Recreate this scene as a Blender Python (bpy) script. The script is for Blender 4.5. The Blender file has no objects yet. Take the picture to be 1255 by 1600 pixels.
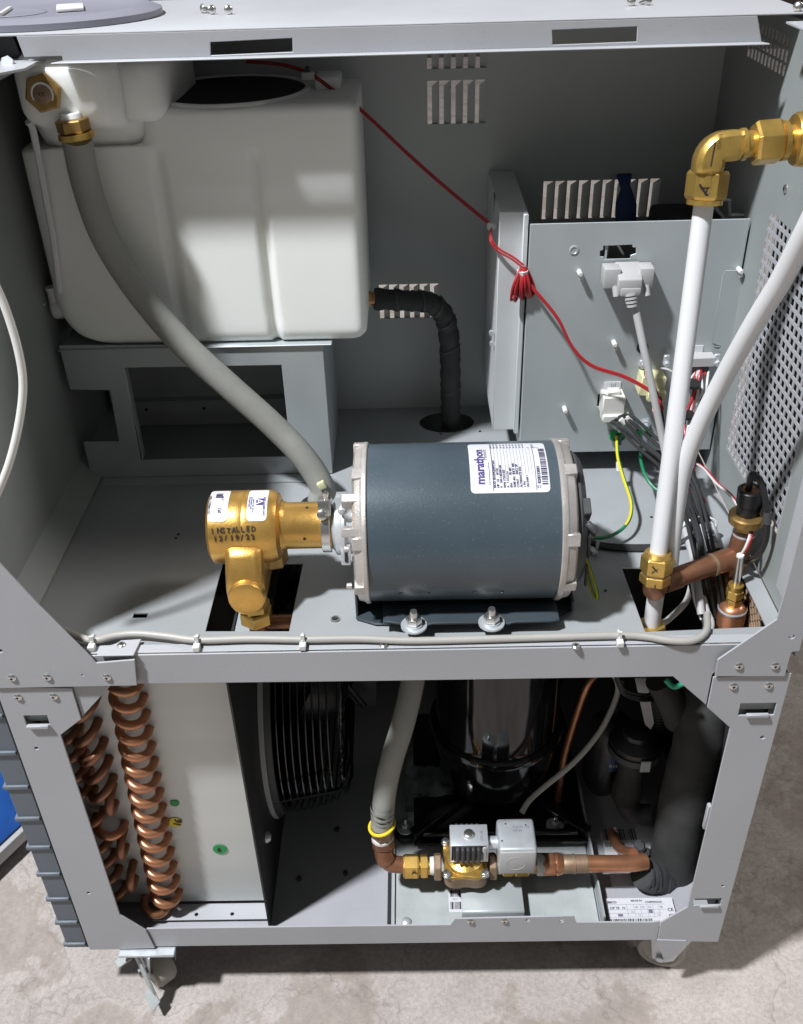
import bpy, bmesh, math, random
from mathutils import Vector, Matrix
from mathutils.geometry import tessellate_polygon
random.seed(7)
PI = math.pi
S = bpy.context.scene
C = S.collection

# ---------------------------------------------------------------- camera
FPX = 1505.6
PITCH, YAW, ROLL = math.radians(34.033), math.radians(-1.069), math.radians(-1.7397)
CAM = Vector((0.4074, -0.6735, 1.1948))
FW = Vector((math.sin(YAW)*math.cos(PITCH), math.cos(YAW)*math.cos(PITCH), -math.sin(PITCH)))
R0 = Vector((math.cos(YAW), -math.sin(YAW), 0)); U0 = R0.cross(FW)
RT = R0*math.cos(ROLL)+U0*math.sin(ROLL); UP = -R0*math.sin(ROLL)+U0*math.cos(ROLL)
cd = bpy.data.cameras.new("camera"); co = bpy.data.objects.new("camera", cd); C.objects.link(co)
co.matrix_world = Matrix(((RT.x, UP.x, -FW.x, CAM.x), (RT.y, UP.y, -FW.y, CAM.y), (RT.z, UP.z, -FW.z, CAM.z), (0, 0, 0, 1)))
cd.sensor_fit = 'VERTICAL'; cd.sensor_height = 24; cd.lens = FPX/1600*24; cd.clip_start = 0.02; cd.clip_end = 60
S.camera = co

# ---------------------------------------------------------------- world, lamps, exposure
w = bpy.data.worlds.new("World"); S.world = w; w.use_nodes = True
bg = w.node_tree.nodes["Background"]; bg.inputs[0].default_value = (0.92, 1.0, 0.97, 1); bg.inputs[1].default_value = 0.108
def area(name, loc, target, size, power, col, shape='DISK', sy=None):
    l = bpy.data.lights.new(name, 'AREA'); l.shape = shape; l.size = size
    if sy: l.size_y = sy
    l.energy = power; l.color = col
    o = bpy.data.objects.new(name, l); C.objects.link(o); o.location = loc
    o.rotation_euler = (Vector(target)-Vector(loc)).to_track_quat('-Z', 'Y').to_euler()
    return o
area("ceiling_lamp", (-2.0, -1.40, 5.75), (0.4, 0.2, 0.5), 0.36, 655, (0.965, 0.995, 1.03))
area("far_fill_light", (-4.5, -2.6, 5.0), (0.4, 0.2, 0.4), 1.2, 22, (1.0, 0.97, 0.95), 'RECTANGLE', 1.2)  # added light for fill and metal highlights, stands for no known fixture
area("side_fill_light", (4.2, 1.2, 4.6), (1.0, 0.0, 0.0), 1.0, 120, (1.0, 0.95, 0.9), 'RECTANGLE', 1.0)  # added light, lifts the shadowed floor on the right
S.view_settings.view_transform = 'Standard'; S.view_settings.look = 'None'
S.view_settings.exposure = 0.0; S.view_settings.gamma = 1.0
S.render.engine = 'CYCLES'
S.cycles.max_bounces = 6; S.cycles.diffuse_bounces = 4; S.cycles.glossy_bounces = 3

# ---------------------------------------------------------------- helpers
def at(px, py, **k):
    """the point of the plane x=, y= or z= seen at this pixel of the photograph"""
    d = FW+RT*((px-627.5)/FPX)+UP*((800-py)/FPX)
    (a, v), = k.items(); i = 'xyz'.index(a)
    return CAM+d*((v-CAM[i])/d[i])
seen_at = at
def V(*a): return Vector(a)

def mat(name, col, rough=.5, metal=0.0, var=0.0, vscale=8.0, bump=0.0, bscale=400.0, col2=None, spec=.5, coat=0, stretch=None, detail=4.0, specks=0.0, speckcol=(.5, .5, .48), sss=0.0):
    m = bpy.data.materials.new(name); m.use_nodes = True
    nt = m.node_tree; b = nt.nodes["Principled BSDF"]
    b.inputs['Base Color'].default_value = (*col, 1); b.inputs['Roughness'].default_value = rough
    b.inputs['Metallic'].default_value = metal; b.inputs['Specular IOR Level'].default_value = spec
    b.inputs['Coat Weight'].default_value = coat
    if var or bump:
        tc = nt.nodes.new('ShaderNodeTexCoord'); src = tc.outputs['Object']
        if stretch:
            mp = nt.nodes.new('ShaderNodeMapping'); mp.inputs['Scale'].default_value = stretch
            nt.links.new(src, mp.inputs[0]); src = mp.outputs[0]
    if var:
        n = nt.nodes.new('ShaderNodeTexNoise'); n.inputs['Scale'].default_value = vscale; n.inputs['Detail'].default_value = detail
        nt.links.new(src, n.inputs['Vector'])
        r = nt.nodes.new('ShaderNodeValToRGB'); r.color_ramp.elements[0].position = .3; r.color_ramp.elements[1].position = .7
        c2 = col2 or tuple(min(1, c*(1+var)) for c in col); c1 = col if col2 else tuple(c*(1-var) for c in col)
        r.color_ramp.elements[0].color = (*c1, 1); r.color_ramp.elements[1].color = (*c2, 1)
        nt.links.new(n.outputs[0], r.inputs[0]); nt.links.new(r.outputs[0], b.inputs['Base Color'])
        mr = nt.nodes.new('ShaderNodeMapRange'); mr.inputs[3].default_value = max(0, rough-.07); mr.inputs[4].default_value = min(1, rough+.07)
        nt.links.new(n.outputs[0], mr.inputs[0]); nt.links.new(mr.outputs[0], b.inputs['Roughness'])
    if sss:
        b.inputs['Subsurface Weight'].default_value = sss; b.inputs['Subsurface Radius'].default_value = (1, .95, .8); b.inputs['Subsurface Scale'].default_value = .02
    if specks:
        # dust, scuffs and small scratches
        n3 = nt.nodes.new('ShaderNodeTexNoise'); n3.inputs['Scale'].default_value = 620; n3.inputs['Detail'].default_value = 2
        nt.links.new(tc.outputs['Object'], n3.inputs['Vector'])
        n4 = nt.nodes.new('ShaderNodeTexNoise'); n4.inputs['Scale'].default_value = 7; n4.inputs['Detail'].default_value = 6
        nt.links.new(tc.outputs['Object'], n4.inputs['Vector'])
        r3 = nt.nodes.new('ShaderNodeMapRange'); r3.inputs[1].default_value = .66; r3.inputs[2].default_value = .72; nt.links.new(n3.outputs[0], r3.inputs[0])
        r4 = nt.nodes.new('ShaderNodeMapRange'); r4.inputs[1].default_value = .45; r4.inputs[2].default_value = .75; r4.inputs[4].default_value = .35; nt.links.new(n4.outputs[0], r4.inputs[0])
        mp3 = nt.nodes.new('ShaderNodeMapping'); mp3.inputs['Scale'].default_value = (3, 90, 90); mp3.inputs['Rotation'].default_value = (.3, .5, .7); nt.links.new(tc.outputs['Object'], mp3.inputs[0])
        n5 = nt.nodes.new('ShaderNodeTexNoise'); n5.inputs['Scale'].default_value = 6; n5.inputs['Detail'].default_value = 2; nt.links.new(mp3.outputs[0], n5.inputs['Vector'])
        r5 = nt.nodes.new('ShaderNodeMapRange'); r5.inputs[1].default_value = .70; r5.inputs[2].default_value = .74; r5.inputs[4].default_value = .6; nt.links.new(n5.outputs[0], r5.inputs[0])
        ad = nt.nodes.new('ShaderNodeMath'); ad.operation = 'ADD'; nt.links.new(r3.outputs[0], ad.inputs[0]); nt.links.new(r4.outputs[0], ad.inputs[1])
        ad2 = nt.nodes.new('ShaderNodeMath'); ad2.operation = 'ADD'; ad2.use_clamp = True; nt.links.new(ad.outputs[0], ad2.inputs[0]); nt.links.new(r5.outputs[0], ad2.inputs[1])
        ml = nt.nodes.new('ShaderNodeMath'); ml.operation = 'MULTIPLY'; ml.inputs[1].default_value = specks; nt.links.new(ad2.outputs[0], ml.inputs[0])
        mx = nt.nodes.new('ShaderNodeMix'); mx.data_type = 'RGBA'; nt.links.new(ml.outputs[0], mx.inputs[0])
        nt.links.new(r.outputs[0], mx.inputs[6]); mx.inputs[7].default_value = (*speckcol, 1); nt.links.new(mx.outputs[2], b.inputs['Base Color'])
    if bump:
        n2 = nt.nodes.new('ShaderNodeTexNoise'); n2.inputs['Scale'].default_value = bscale; n2.inputs['Detail'].default_value = 3
        nt.links.new(src, n2.inputs['Vector'])
        bp = nt.nodes.new('ShaderNodeBump'); bp.inputs['Strength'].default_value = bump; bp.inputs['Distance'].default_value = .001
        nt.links.new(n2.outputs[0], bp.inputs['Height']); nt.links.new(bp.outputs[0], b.inputs['Normal'])
    return m

M = dict(
 paint=mat('powder_coated_steel', (.37, .375, .395), .48, specks=.30, speckcol=(.20, .19, .18), var=.06, vscale=5, bump=.10, bscale=900),
 paint_shaded=mat('shaded_inner_paint', (.27, .29, .285), .55, specks=.22, speckcol=(.15, .145, .13), var=.08, vscale=6, bump=.08, bscale=700),  # same paint as the frame, interior shade put into the colour
 galv=mat('galvanised_sheet', (.40, .43, .44), .42, specks=.16, speckcol=(.24, .24, .22), metal=.25, var=.07, vscale=14, bump=.05, bscale=260, stretch=(1, 1, .35)),
 back=mat('bounce_lit_back_wall', (.43, .45, .44), .55, specks=.2, speckcol=(.25, .25, .23), var=.06, vscale=6, bump=.08, bscale=700),  # side wall material made paler, bounced light put into the colour
 galv_lit=mat('lit_galvanised_sheet', (.56, .58, .59), .45, metal=.15, var=.05, vscale=14, bump=.05, bscale=260),  # galvanised tone raised, stronger light on the column put into the colour
 galv_shelf=mat('galvanised_shelf', (.33, .345, .355), .42, specks=.35, speckcol=(.17, .165, .155), metal=.15, var=.08, vscale=9, bump=.05, bscale=200),
 zinc=mat('bright_zinc', (.56, .585, .61), .40, metal=.55, var=.12, vscale=40),
 steel=mat('stainless_steel', (.66, .65, .63), .25, metal=.95, var=.08, vscale=60),
 castal=mat('cast_aluminium', (.53, .49, .46), .42, metal=.55, var=.09, vscale=60, bump=.3, bscale=500),
 brass=mat('brass', (.68, .44, .12), .30, specks=.30, speckcol=(.25, .15, .05), metal=.8, var=.16, vscale=45, bump=.04, bscale=300),
 brassold=mat('tarnished_brass', (.40, .25, .09), .38, metal=.75, var=.25, vscale=60, bump=.06),
 bronze=mat('pump_bronze', (.70, .41, .11), .33, specks=.30, speckcol=(.22, .12, .05), metal=.8, var=.16, vscale=35, bump=.18, bscale=420),
 bronzed=mat('drab_bronze', (.27, .185, .12), .5, metal=.5, var=.2, vscale=50, bump=.15),
 copper=mat('copper', (.50, .23, .125), .33, specks=.5, speckcol=(.19, .085, .05), metal=.75, var=.22, vscale=30, bump=.04),
 copperold=mat('dull_copper', (.27, .125, .07), .42, metal=.6, var=.28, vscale=28, bump=.05),
 tank=mat('white_polyethylene', (.88, .885, .85), .45, sss=.5, specks=.07, speckcol=(.45, .42, .34), var=.02, vscale=5, bump=.05, bscale=120),
 pex=mat('white_tube_plastic', (.66, .66, .67), .38, var=.01, vscale=10),
 hose=mat('grey_braided_hose', (.275, .275, .25), .6, specks=.35, speckcol=(.20, .18, .155), var=.09, vscale=25, bump=.25, bscale=700),
 rubber=mat('black_rubber', (.016, .016, .017), .6, var=.25, vscale=20, bump=.3, bscale=300),
 foam=mat('black_pipe_foam', (.036, .036, .035), .8, var=.3, vscale=30, bump=.5, bscale=500),
 tape=mat('dark_tape', (.05, .05, .053), .55, var=.3, vscale=18, bump=.25, bscale=160),
 black=mat('black_gloss_paint', (.009, .009, .010), .11, coat=.25, spec=.5, var=.2, vscale=20),
 blackp=mat('black_plastic', (.014, .014, .015), .35, var=.2, vscale=30),
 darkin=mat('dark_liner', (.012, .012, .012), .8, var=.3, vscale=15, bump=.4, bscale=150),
 motor=mat('slate_motor_enamel', (.052, .072, .088), .33, specks=.12, speckcol=(.5, .5, .5), coat=.1, var=.10, vscale=9, bump=.12, bscale=420),
 base=mat('dark_motor_base', (.04, .052, .062), .38, var=.1, vscale=18, bump=.06),
 label=mat('white_label', (.57, .57, .60), .45),
 ink=mat('label_ink', (.03, .025, .07), .6),
 purple=mat('purple_ink', (.06, .035, .17), .6),
 inkblack=mat('black_ink', (.015, .015, .015), .6),
 marker=mat('marker_ink', (.025, .014, .008), .55),
 greyink=mat('grey_ink', (.14, .14, .19), .6),
 cable=mat('grey_cable_jacket', (.35, .335, .31), .45, var=.04, vscale=20),
 cablew=mat('pale_cable_jacket', (.62, .61, .58), .4),
 gcable=mat('light_grey_plastic', (.40, .395, .395), .45, var=.02, vscale=20),
 nylon=mat('white_nylon', (.60, .595, .58), .4),
 redw=mat('red_wire', (.34, .018, .022), .4),
 greenw=mat('green_wire', (.01, .17, .075), .4),
 yelloww=mat('yellow_wire', (.62, .53, .02), .4),
 yellowp=mat('yellow_plastic', (.75, .55, .03), .4),
 green=mat('green_sticker', (.015, .27, .07), .5),
 yellow=mat('yellow_sticker', (.72, .60, .03), .5),
 whitew=mat('white_wire', (.56, .55, .55), .4),
 beige=mat('cream_connector', (.62, .60, .36), .45),
 whitec=mat('white_connector', (.60, .59, .55), .45),
 ptfe=mat('white_thread_tape', (.66, .65, .64), .7, bump=.5, bscale=600),
 slate=mat('slate_plastic', (.115, .135, .16), .5, var=.06, vscale=15, bump=.08),
 greyp=mat('grey_moulded_plastic', (.20, .20, .24), .5, var=.04, vscale=12, bump=.1),
 condp=mat('condenser_end_plate', (.56, .57, .55), .42, metal=.25, var=.05, vscale=7, bump=.06, bscale=90, stretch=(.15, 1, 3)),
 trayp=mat('grey_tray_paint', (.36, .38, .38), .5, var=.10, vscale=30, bump=.3, bscale=350),
 basefl=mat('base_pan_paint', (.34, .34, .365), .5, specks=.3, speckcol=(.2, .19, .18), var=.05, vscale=12, bump=.08),
 wool=mat('grey_felt', (.10, .12, .12), .9, var=.5, vscale=40, bump=1, bscale=120),
 rubg=mat('grey_tyre', (.34, .31, .28), .6, var=.1, vscale=40),
 blue=mat('blue_plastic', (.02, .11, .42), .45, var=.30, vscale=9, stretch=(3, 1, 1)),
 bluetape=mat('blue_tape', (.006, .03, .14), .5),
 wall=mat('workshop_wall', (.05, .035, .03), .8, var=.3, vscale=3),
)

def floor_mat():
    m = bpy.data.materials.new('concrete'); m.use_nodes = True
    nt = m.node_tree; b = nt.nodes["Principled BSDF"]; L = nt.links.new
    tc = nt.nodes.new('ShaderNodeTexCoord')
    def noise(s, d, rgh=.6):
        n = nt.nodes.new('ShaderNodeTexNoise'); n.inputs['Scale'].default_value = s; n.inputs['Detail'].default_value = d
        n.inputs['Roughness'].default_value = rgh; L(tc.outputs['Object'], n.inputs['Vector']); return n
    def ramp(src, p0, c0, p1, c1):
        r = nt.nodes.new('ShaderNodeValToRGB'); e = r.color_ramp.elements
        e[0].position, e[1].position = p0, p1; e[0].color = (*c0, 1); e[1].color = (*c1, 1); L(src, r.inputs[0]); return r
    def mix(a, bb, f, mode='MIX'):
        x = nt.nodes.new('ShaderNodeMix'); x.data_type = 'RGBA'; x.blend_type = mode
        if isinstance(f, float): x.inputs[0].default_value = f
        else: L(f, x.inputs[0])
        L(a, x.inputs[6]); L(bb, x.inputs[7]); return x.outputs[2]
    base = ramp(noise(14, 8, .7).outputs[0], .3, (.35, .31, .285), .7, (.48, .435, .41))
    grit = ramp(noise(170, 5, .75).outputs[0], .35, (.62, .6, .58), .6, (1.08, 1.08, 1.08))
    c = mix(base.outputs[0], grit.outputs[0], .55, 'MULTIPLY')
    fine = ramp(noise(900, 3, .8).outputs[0], .38, (.72, .70, .68), .62, (1.12, 1.12, 1.12))
    c = mix(c, fine.outputs[0], .6, 'MULTIPLY')
    pore = ramp(noise(330, 2, .5).outputs[0], .66, (1, 1, 1), .74, (.45, .42, .40))
    c = mix(c, pore.outputs[0], .7, 'MULTIPLY')
    st = noise(5.5, 7, .62)
    sr = ramp(st.outputs[0], .53, (0, 0, 0), .56, (1, 1, 1))
    sf = nt.nodes.new('ShaderNodeMath'); sf.operation = 'MULTIPLY'; sf.inputs[1].default_value = .62; L(sr.outputs[0], sf.inputs[0])
    stain = ramp(noise(60, 6, .7).outputs[0], .3, (.19, .15, .125), .7, (.34, .285, .25))
    c = mix(c, stain.outputs[0], sf.outputs[0])
    # faint hairline cracks
    wv = noise(3.2, 5, .55)
    sub = nt.nodes.new('ShaderNodeMath'); sub.operation = 'SUBTRACT'; sub.inputs[1].default_value = .5; L(wv.outputs[0], sub.inputs[0])
    ab = nt.nodes.new('ShaderNodeMath'); ab.operation = 'ABSOLUTE'; L(sub.outputs[0], ab.inputs[0])
    cr = ramp(ab.outputs[0], .0015, (1, 1, 1), .0045, (0, 0, 0))
    cf = nt.nodes.new('ShaderNodeMath'); cf.operation = 'MULTIPLY'; cf.inputs[1].default_value = .30; L(cr.outputs[0], cf.inputs[0])
    dark = nt.nodes.new('ShaderNodeRGB'); dark.outputs[0].default_value = (.10, .08, .07, 1)
    c = mix(c, dark.outputs[0], cf.outputs[0])
    L(c, b.inputs['Base Color']); b.inputs['Roughness'].default_value = .75
    bp = nt.nodes.new('ShaderNodeBump'); bp.inputs['Strength'].default_value = .5; bp.inputs['Distance'].default_value = .002
    L(noise(120, 6, .75).outputs[0], bp.inputs['Height']); L(bp.outputs[0], b.inputs['Normal'])
    return m
M['floor'] = floor_mat()

OFF = {}
def link(o, parent=None):
    C.objects.link(o)
    if parent is not None:
        o.parent = parent; OFF[o.name] = OFF[parent.name]
    return o
def thing(name, label, cat, loc, group=None):
    o = bpy.data.objects.new(name, None); C.objects.link(o); o.location = loc
    o.empty_display_size = .02
    o['label'] = label; o['category'] = cat
    if group: o['group'] = group
    OFF[o.name] = Vector(loc); return o
def tag(o, label, cat, group=None):
    if o.type == 'MESH':                       # origin to the middle of its base
        vs = [v.co for v in o.data.vertices]
        c = Vector((sum(v.x for v in vs)/len(vs), sum(v.y for v in vs)/len(vs), min(v.z for v in vs)))
        o.data.transform(Matrix.Translation(-c)); o.location = c; OFF[o.name] = c
    o['label'] = label; o['category'] = cat
    if group: o['group'] = group
    return o

def basis(ax):
    ax = Vector(ax).normalized()
    t = Vector((0, 0, 1)) if abs(ax.z) < .9 else Vector((1, 0, 0))
    e1 = ax.cross(t).normalized(); return ax, e1, ax.cross(e1)
def spline(pts, seg=8):
    P = [Vector(p) for p in pts]
    if len(P) < 3: return P
    P = [P[0]*2-P[1]]+P+[P[-1]*2-P[-2]]; out = []
    for i in range(1, len(P)-2):
        a, b, c, d = P[i-1:i+3]
        for k in range(seg):
            t = k/seg
            out.append(.5*((2*b)+(c-a)*t+(2*a-5*b+4*c-d)*t*t+(3*b-a-3*c+d)*t**3))
    out.append(P[-2]); return out

class MB:
    def __init__(s): s.v = []; s.f = []; s.flat = False
    def add(s, vs, fs):
        b = len(s.v); s.v += [Vector(v) for v in vs]; s.f += [tuple(b+i for i in f) for f in fs]; return s
    def box(s, x0, x1, y0, y1, z0, z1):
        return s.add([(x, y, z) for z in (z0, z1) for y in (y0, y1) for x in (x0, x1)],
                     [(0, 2, 3, 1), (4, 5, 7, 6), (0, 1, 5, 4), (2, 6, 7, 3), (0, 4, 6, 2), (1, 3, 7, 5)])
    def obox(s, c, a, b, d):
        c, a, b, d = map(Vector, (c, a, b, d))
        return s.add([c+a*i+b*j+d*k for k in (-1, 1) for j in (-1, 1) for i in (-1, 1)],
                     [(0, 2, 3, 1), (4, 5, 7, 6), (0, 1, 5, 4), (2, 6, 7, 3), (0, 4, 6, 2), (1, 3, 7, 5)])
    def plate(s, outer, holes, f, ext):
        """flat plate: 2-D outline with holes, mapped by f(u,v), thickness along ext"""
        s.flat = True; loops = [outer]+list(holes); flat = [p for l in loops for p in l]
        tri = tessellate_polygon([[Vector((p[0], p[1], 0)) for p in l] for l in loops])
        n = len(flat); ext = Vector(ext)
        vs = [Vector(f(*p)) for p in flat]; vs += [v+ext for v in vs]
        fs = [tuple(t) for t in tri]+[tuple(i+n for i in reversed(t)) for t in tri]
        b = 0
        for l in loops:
            k = len(l)
            for i in range(k):
                j = (i+1) % k; fs.append((b+i, b+j, b+j+n, b+i+n))
            b += k
        return s.add(vs, fs)
    def prism(s, pts, ext):
        n = len(pts); ext = Vector(ext); P = [Vector(p) for p in pts]
        return s.add(P+[p+ext for p in P], [tuple(range(n)), tuple(range(2*n-1, n-1, -1))]+[(i, (i+1) % n, (i+1) % n+n, i+n) for i in range(n)])
    def tube(s, pts, r, n=10, cap=True, closed=False):
        P = [Vector(p) for p in pts]; k = len(P); rr = r if isinstance(r, (list, tuple)) else [r]*k
        vs = []; nrm = None
        for i in range(k):
            if closed: t = P[(i+1) % k]-P[i-1]
            else: t = P[min(i+1, k-1)]-P[max(i-1, 0)]
            if t.length < 1e-9: t = Vector((0, 0, 1))
            t.normalize()
            if nrm is None: _, nrm, _ = basis(t)
            nrm = (nrm-t*nrm.dot(t)).normalized(); bn = t.cross(nrm)
            vs += [P[i]+(nrm*math.cos(2*PI*j/n)+bn*math.sin(2*PI*j/n))*rr[i] for j in range(n)]
        fs = []
        for i in range(k if closed else k-1):
            i2 = (i+1) % k
            fs += [(i*n+j, i*n+(j+1) % n, i2*n+(j+1) % n, i2*n+j) for j in range(n)]
        if cap and not closed: fs += [tuple(range(n-1, -1, -1)), tuple((k-1)*n+j for j in range(n))]
        return s.add(vs, fs)
    def lathe(s, p, ax, prof, n=24, rot=0.0, cap=True):
        p = Vector(p); ax, e1, e2 = basis(ax); vs = []; k = len(prof)
        for t, r in prof:
            vs += [p+ax*t+(e1*math.cos(rot+2*PI*j/n)+e2*math.sin(rot+2*PI*j/n))*max(r, 1e-5) for j in range(n)]
        fs = [(i*n+j, i*n+(j+1) % n, (i+1)*n+(j+1) % n, (i+1)*n+j) for i in range(k-1) for j in range(n)]
        if cap: fs += [tuple(range(n-1, -1, -1)), tuple((k-1)*n+j for j in range(n))]
        return s.add(vs, fs)
    def nut(s, p, ax, t0, t1, R, ch=.12, rot=.3):
        h = (t1-t0)*ch; return s.lathe(p, ax, [(t0, R*.90), (t0+h, R), (t1-h, R), (t1, R*.90)], 6, rot)
    def grid_sheet(s, f, us, vs_, solid, ext):
        """sheet of rectangular cells; solid(i,j) says which are metal; f maps (u,v) to space"""
        ext = Vector(ext); nu, nv = len(us), len(vs_)
        base = len(s.v); V0 = [Vector(f(u, v)) for v in vs_ for u in us]
        fs = []; N = nu*nv; idx = lambda i, j: j*nu+i
        def ok(i, j): return 0 <= i < nu-1 and 0 <= j < nv-1 and solid(i, j)
        for j in range(nv-1):
            for i in range(nu-1):
                if not ok(i, j): continue
                a, b, c, d = idx(i, j), idx(i+1, j), idx(i+1, j+1), idx(i, j+1)
                fs += [(a, b, c, d), (d+N, c+N, b+N, a+N)]
                if not ok(i, j-1): fs.append((b, a, a+N, b+N))
                if not ok(i+1, j): fs.append((c, b, b+N, c+N))
                if not ok(i, j+1): fs.append((d, c, c+N, d+N))
                if not ok(i-1, j): fs.append((a, d, d+N, a+N))
        return s.add(V0+[v+ext for v in V0], fs)
    def build(s, name, m, parent=None, bevel=0.0, seg=2, smooth=True, ang=38, local=False):
        o = Vector((0, 0, 0)) if (parent is None or local) else OFF[parent.name]
        bm = bmesh.new(); vv = [bm.verts.new(v-o) for v in s.v]
        for f in s.f:
            try: bm.faces.new([vv[i] for i in f])
            except ValueError: pass
        bmesh.ops.recalc_face_normals(bm, faces=bm.faces)
        if bevel:
            es = [e for e in bm.edges if len(e.link_faces) == 2 and e.calc_face_angle(0) > .6]
            bmesh.ops.bevel(bm, geom=es, offset=bevel, segments=seg, affect='EDGES', profile=.5, clamp_overlap=True)
        for v in [v for v in bm.verts if not v.link_faces]: bm.verts.remove(v)
        me = bpy.data.meshes.new(name); bm.to_mesh(me); bm.free()
        me.materials.append(m)
        if smooth and not s.flat:
            me.polygons.foreach_set('use_smooth', [True]*len(me.polygons)); me.set_sharp_from_angle(angle=math.radians(ang))
        ob = bpy.data.objects.new(name, me)
        link(ob, parent)
        if parent is None: OFF[ob.name] = Vector((0, 0, 0))
        return ob
def copies(proto, locs, parent, rots=None):
    """further copies of a part (and its sub-parts) sharing mesh data; locs are world points"""
    out = []
    for i, l in enumerate(locs):
        c = proto.copy(); C.objects.link(c); c.parent = parent
        c.location = Vector(l)-(OFF[parent.name] if parent else Vector((0, 0, 0)))
        if rots: c.rotation_euler = rots[i]
        for ch in proto.children:
            d = ch.copy(); C.objects.link(d); d.parent = c
        out.append(c)
    return out
def place(o, loc, rot=None):
    o.location = Vector(loc)-(OFF[o.parent.name] if o.parent else Vector((0, 0, 0)))
    if rot: o.rotation_euler = rot
    return o

_tc = bpy.data.curves.new('glyphs', 'FONT'); _to = bpy.data.objects.new('glyphs', _tc); C.objects.link(_to)
def glyphs(txt, size, bold=0.0, sx=1.0):
    _tc.body = txt; _tc.size = size; _tc.offset = bold*size; _tc.resolution_u = 2; _tc.align_x = 'LEFT'
    bpy.context.view_layer.update()
    me = bpy.data.meshes.new_from_object(_to.evaluated_get(bpy.context.evaluated_depsgraph_get()))
    vs = [(v.co.x*sx, v.co.y) for v in me.vertices]; fs = [tuple(p.vertices) for p in me.polygons]
    bpy.data.meshes.remove(me); return vs, fs
def lettering(parent, m, f, texts=(), bars=(), name='lettering'):
    """flat print: texts (string,u,v,size,angle,bold[,sx]) and bars (u0,v0,u1,v1) mapped onto a surface by f(u,v)"""
    mb = MB()
    for t in texts:
        s_, u, v, size, ang, bold = t[:6]; sx = t[6] if len(t) > 6 else 1
        vs, fs = glyphs(s_, size, bold, sx); ca, sa = math.cos(ang), math.sin(ang)
        mb.add([f(u+x*ca-y*sa, v+x*sa+y*ca) for x, y in vs], fs)
    for b in bars:
        u0, v0, u1, v1 = b; nu = 1; nv = max(1, int(abs(v1-v0)/.006))
        us = [u0, u1]; vv = [v0+(v1-v0)*i/nv for i in range(nv+1)]
        mb.add([f(u, v) for v in vv for u in us], [(2*i, 2*i+1, 2*i+3, 2*i+2) for i in range(nv)])
    return mb.build(name, m, parent, smooth=False)
def barcode(u0, v0, u1, v1, n, along='u'):
    out = []; r = random.Random(n); L = (u1-u0) if along == 'u' else (v1-v0); p = 0; un = L/(n*2.4)
    while p < L-2*un:
        wd = un*r.choice((1, 1, 2, 2.6)); 
        out.append((u0+p, v0, u0+p+wd, v1) if along == 'u' else (u0, v0+p, u1, v0+p+wd)); p += wd+un*r.choice((1, 1, 1.8))
    return out
def circ(cx, cy, rx, ry=None, n=24, a0=0, a1=2*PI):
    ry = ry or rx; return [(cx+rx*math.cos(a0+(a1-a0)*i/n), cy+ry*math.sin(a0+(a1-a0)*i/n)) for i in range(n)]
def rect(x0, y0, x1, y1): return [(x0, y0), (x1, y0), (x1, y1), (x0, y1)]

def flat_rot(ax, n):
    """rotation that turns a flat of a hexagon on this axis towards n"""
    _, e1, e2 = basis(ax); return math.atan2(n.dot(e2), n.dot(e1))+PI/6
W, D, ZS, Z0, ZM, ZT, YT = .76, .485, .582, .108, .5485, 1.076, .27
XZ = lambda y: (lambda u, v: (u, y, v))
YZ = lambda x: (lambda u, v: (x, u, v))
XY = lambda z: (lambda u, v: (u, v, z))
def F(px, py, y=0.0):
    p = seen_at(px, py, y=y); return (p.x, p.z)
def G(px, py, z=ZS):
    p = at(px, py, z=z); return (p.x, p.y)
# ---------------------------------------------------------------- setting
fl = MB().prism([(-7, -4, -.03), (8, -4, -.03), (8, 8, -.03), (-7, 8, -.03)], (0, 0, .03)).build('floor', M['floor']); fl['kind'] = 'structure'
wl = MB().box(-7, 8, 7.0, 7.1, 0, 4.5).build('wall', M['wall']); wl['kind'] = 'structure'

# ---------------------------------------------------------------- cabinet
cab = thing('chiller_cabinet', 'open grey sheet metal chiller cabinet on casters with its front panels off', 'cabinet', (W/2, .24, Z0))
PT = M['paint']
# lower posts (front plates with latch slots) and their returns into the cabinet
def slot(px0, py0, px1, py1): 
    a, b = F(px0, py0), F(px1, py1); return rect(min(a[0], b[0]), min(a[1], b[1]), max(a[0], b[0]), max(a[1], b[1]))
lp = MB().plate([(0, Z0), F(243, 1479.5), F(229, 1451.5), F(188, 1427), F(96, 1146), F(128, 1121.5), F(113, 1073), (0, ZM-.001)],
                [slot(38, 1116, 79, 1130), circ(*F(58, 1167), .002, n=8), circ(*F(139, 1393), .002, n=8)], XZ(-.002), (0, .002, 0))
lp.box(0, .002, 0.0005, .06, Z0, ZM-.003)
lp = lp.build('lower_post', PT, cab, .0005, 1)
rp = MB().plate([F(1027, 1468.5), (W, Z0), (W, ZM-.001), F(1114, 1056), F(1104.6, 1103.5), F(1140, 1135), F(1075, 1410), F(1074, 1415), F(1032, 1439)],
                [slot(1157, 1097, 1208, 1115), slot(1084, 1402, 1125, 1412), circ(*F(1191, 1150), .0024, n=8), circ(*F(1129, 1382), .0018, n=8)], XZ(-.002), (0, .002, 0))
rp.box(W-.002, W, .0005, .06, Z0, ZM-.003)
rp = rp.build('lower_post', PT, cab, .0005, 1)
for (a, b), par in (((44, 1131), lp), ((1164, 1113), rp), ((1092, 1411), rp)):   # the bent lower lip of each latch slot
    x, z = F(a, b); MB().box(x, x+.022, -.006, -.0022, z-.0022, z+.002).build('latch_lip', PT, par, .0008, 1)
    MB().box(x-.004, x+.03, .004, .006, z, z+.016).build('latch_back_plate', M['trayp'], par)
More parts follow.
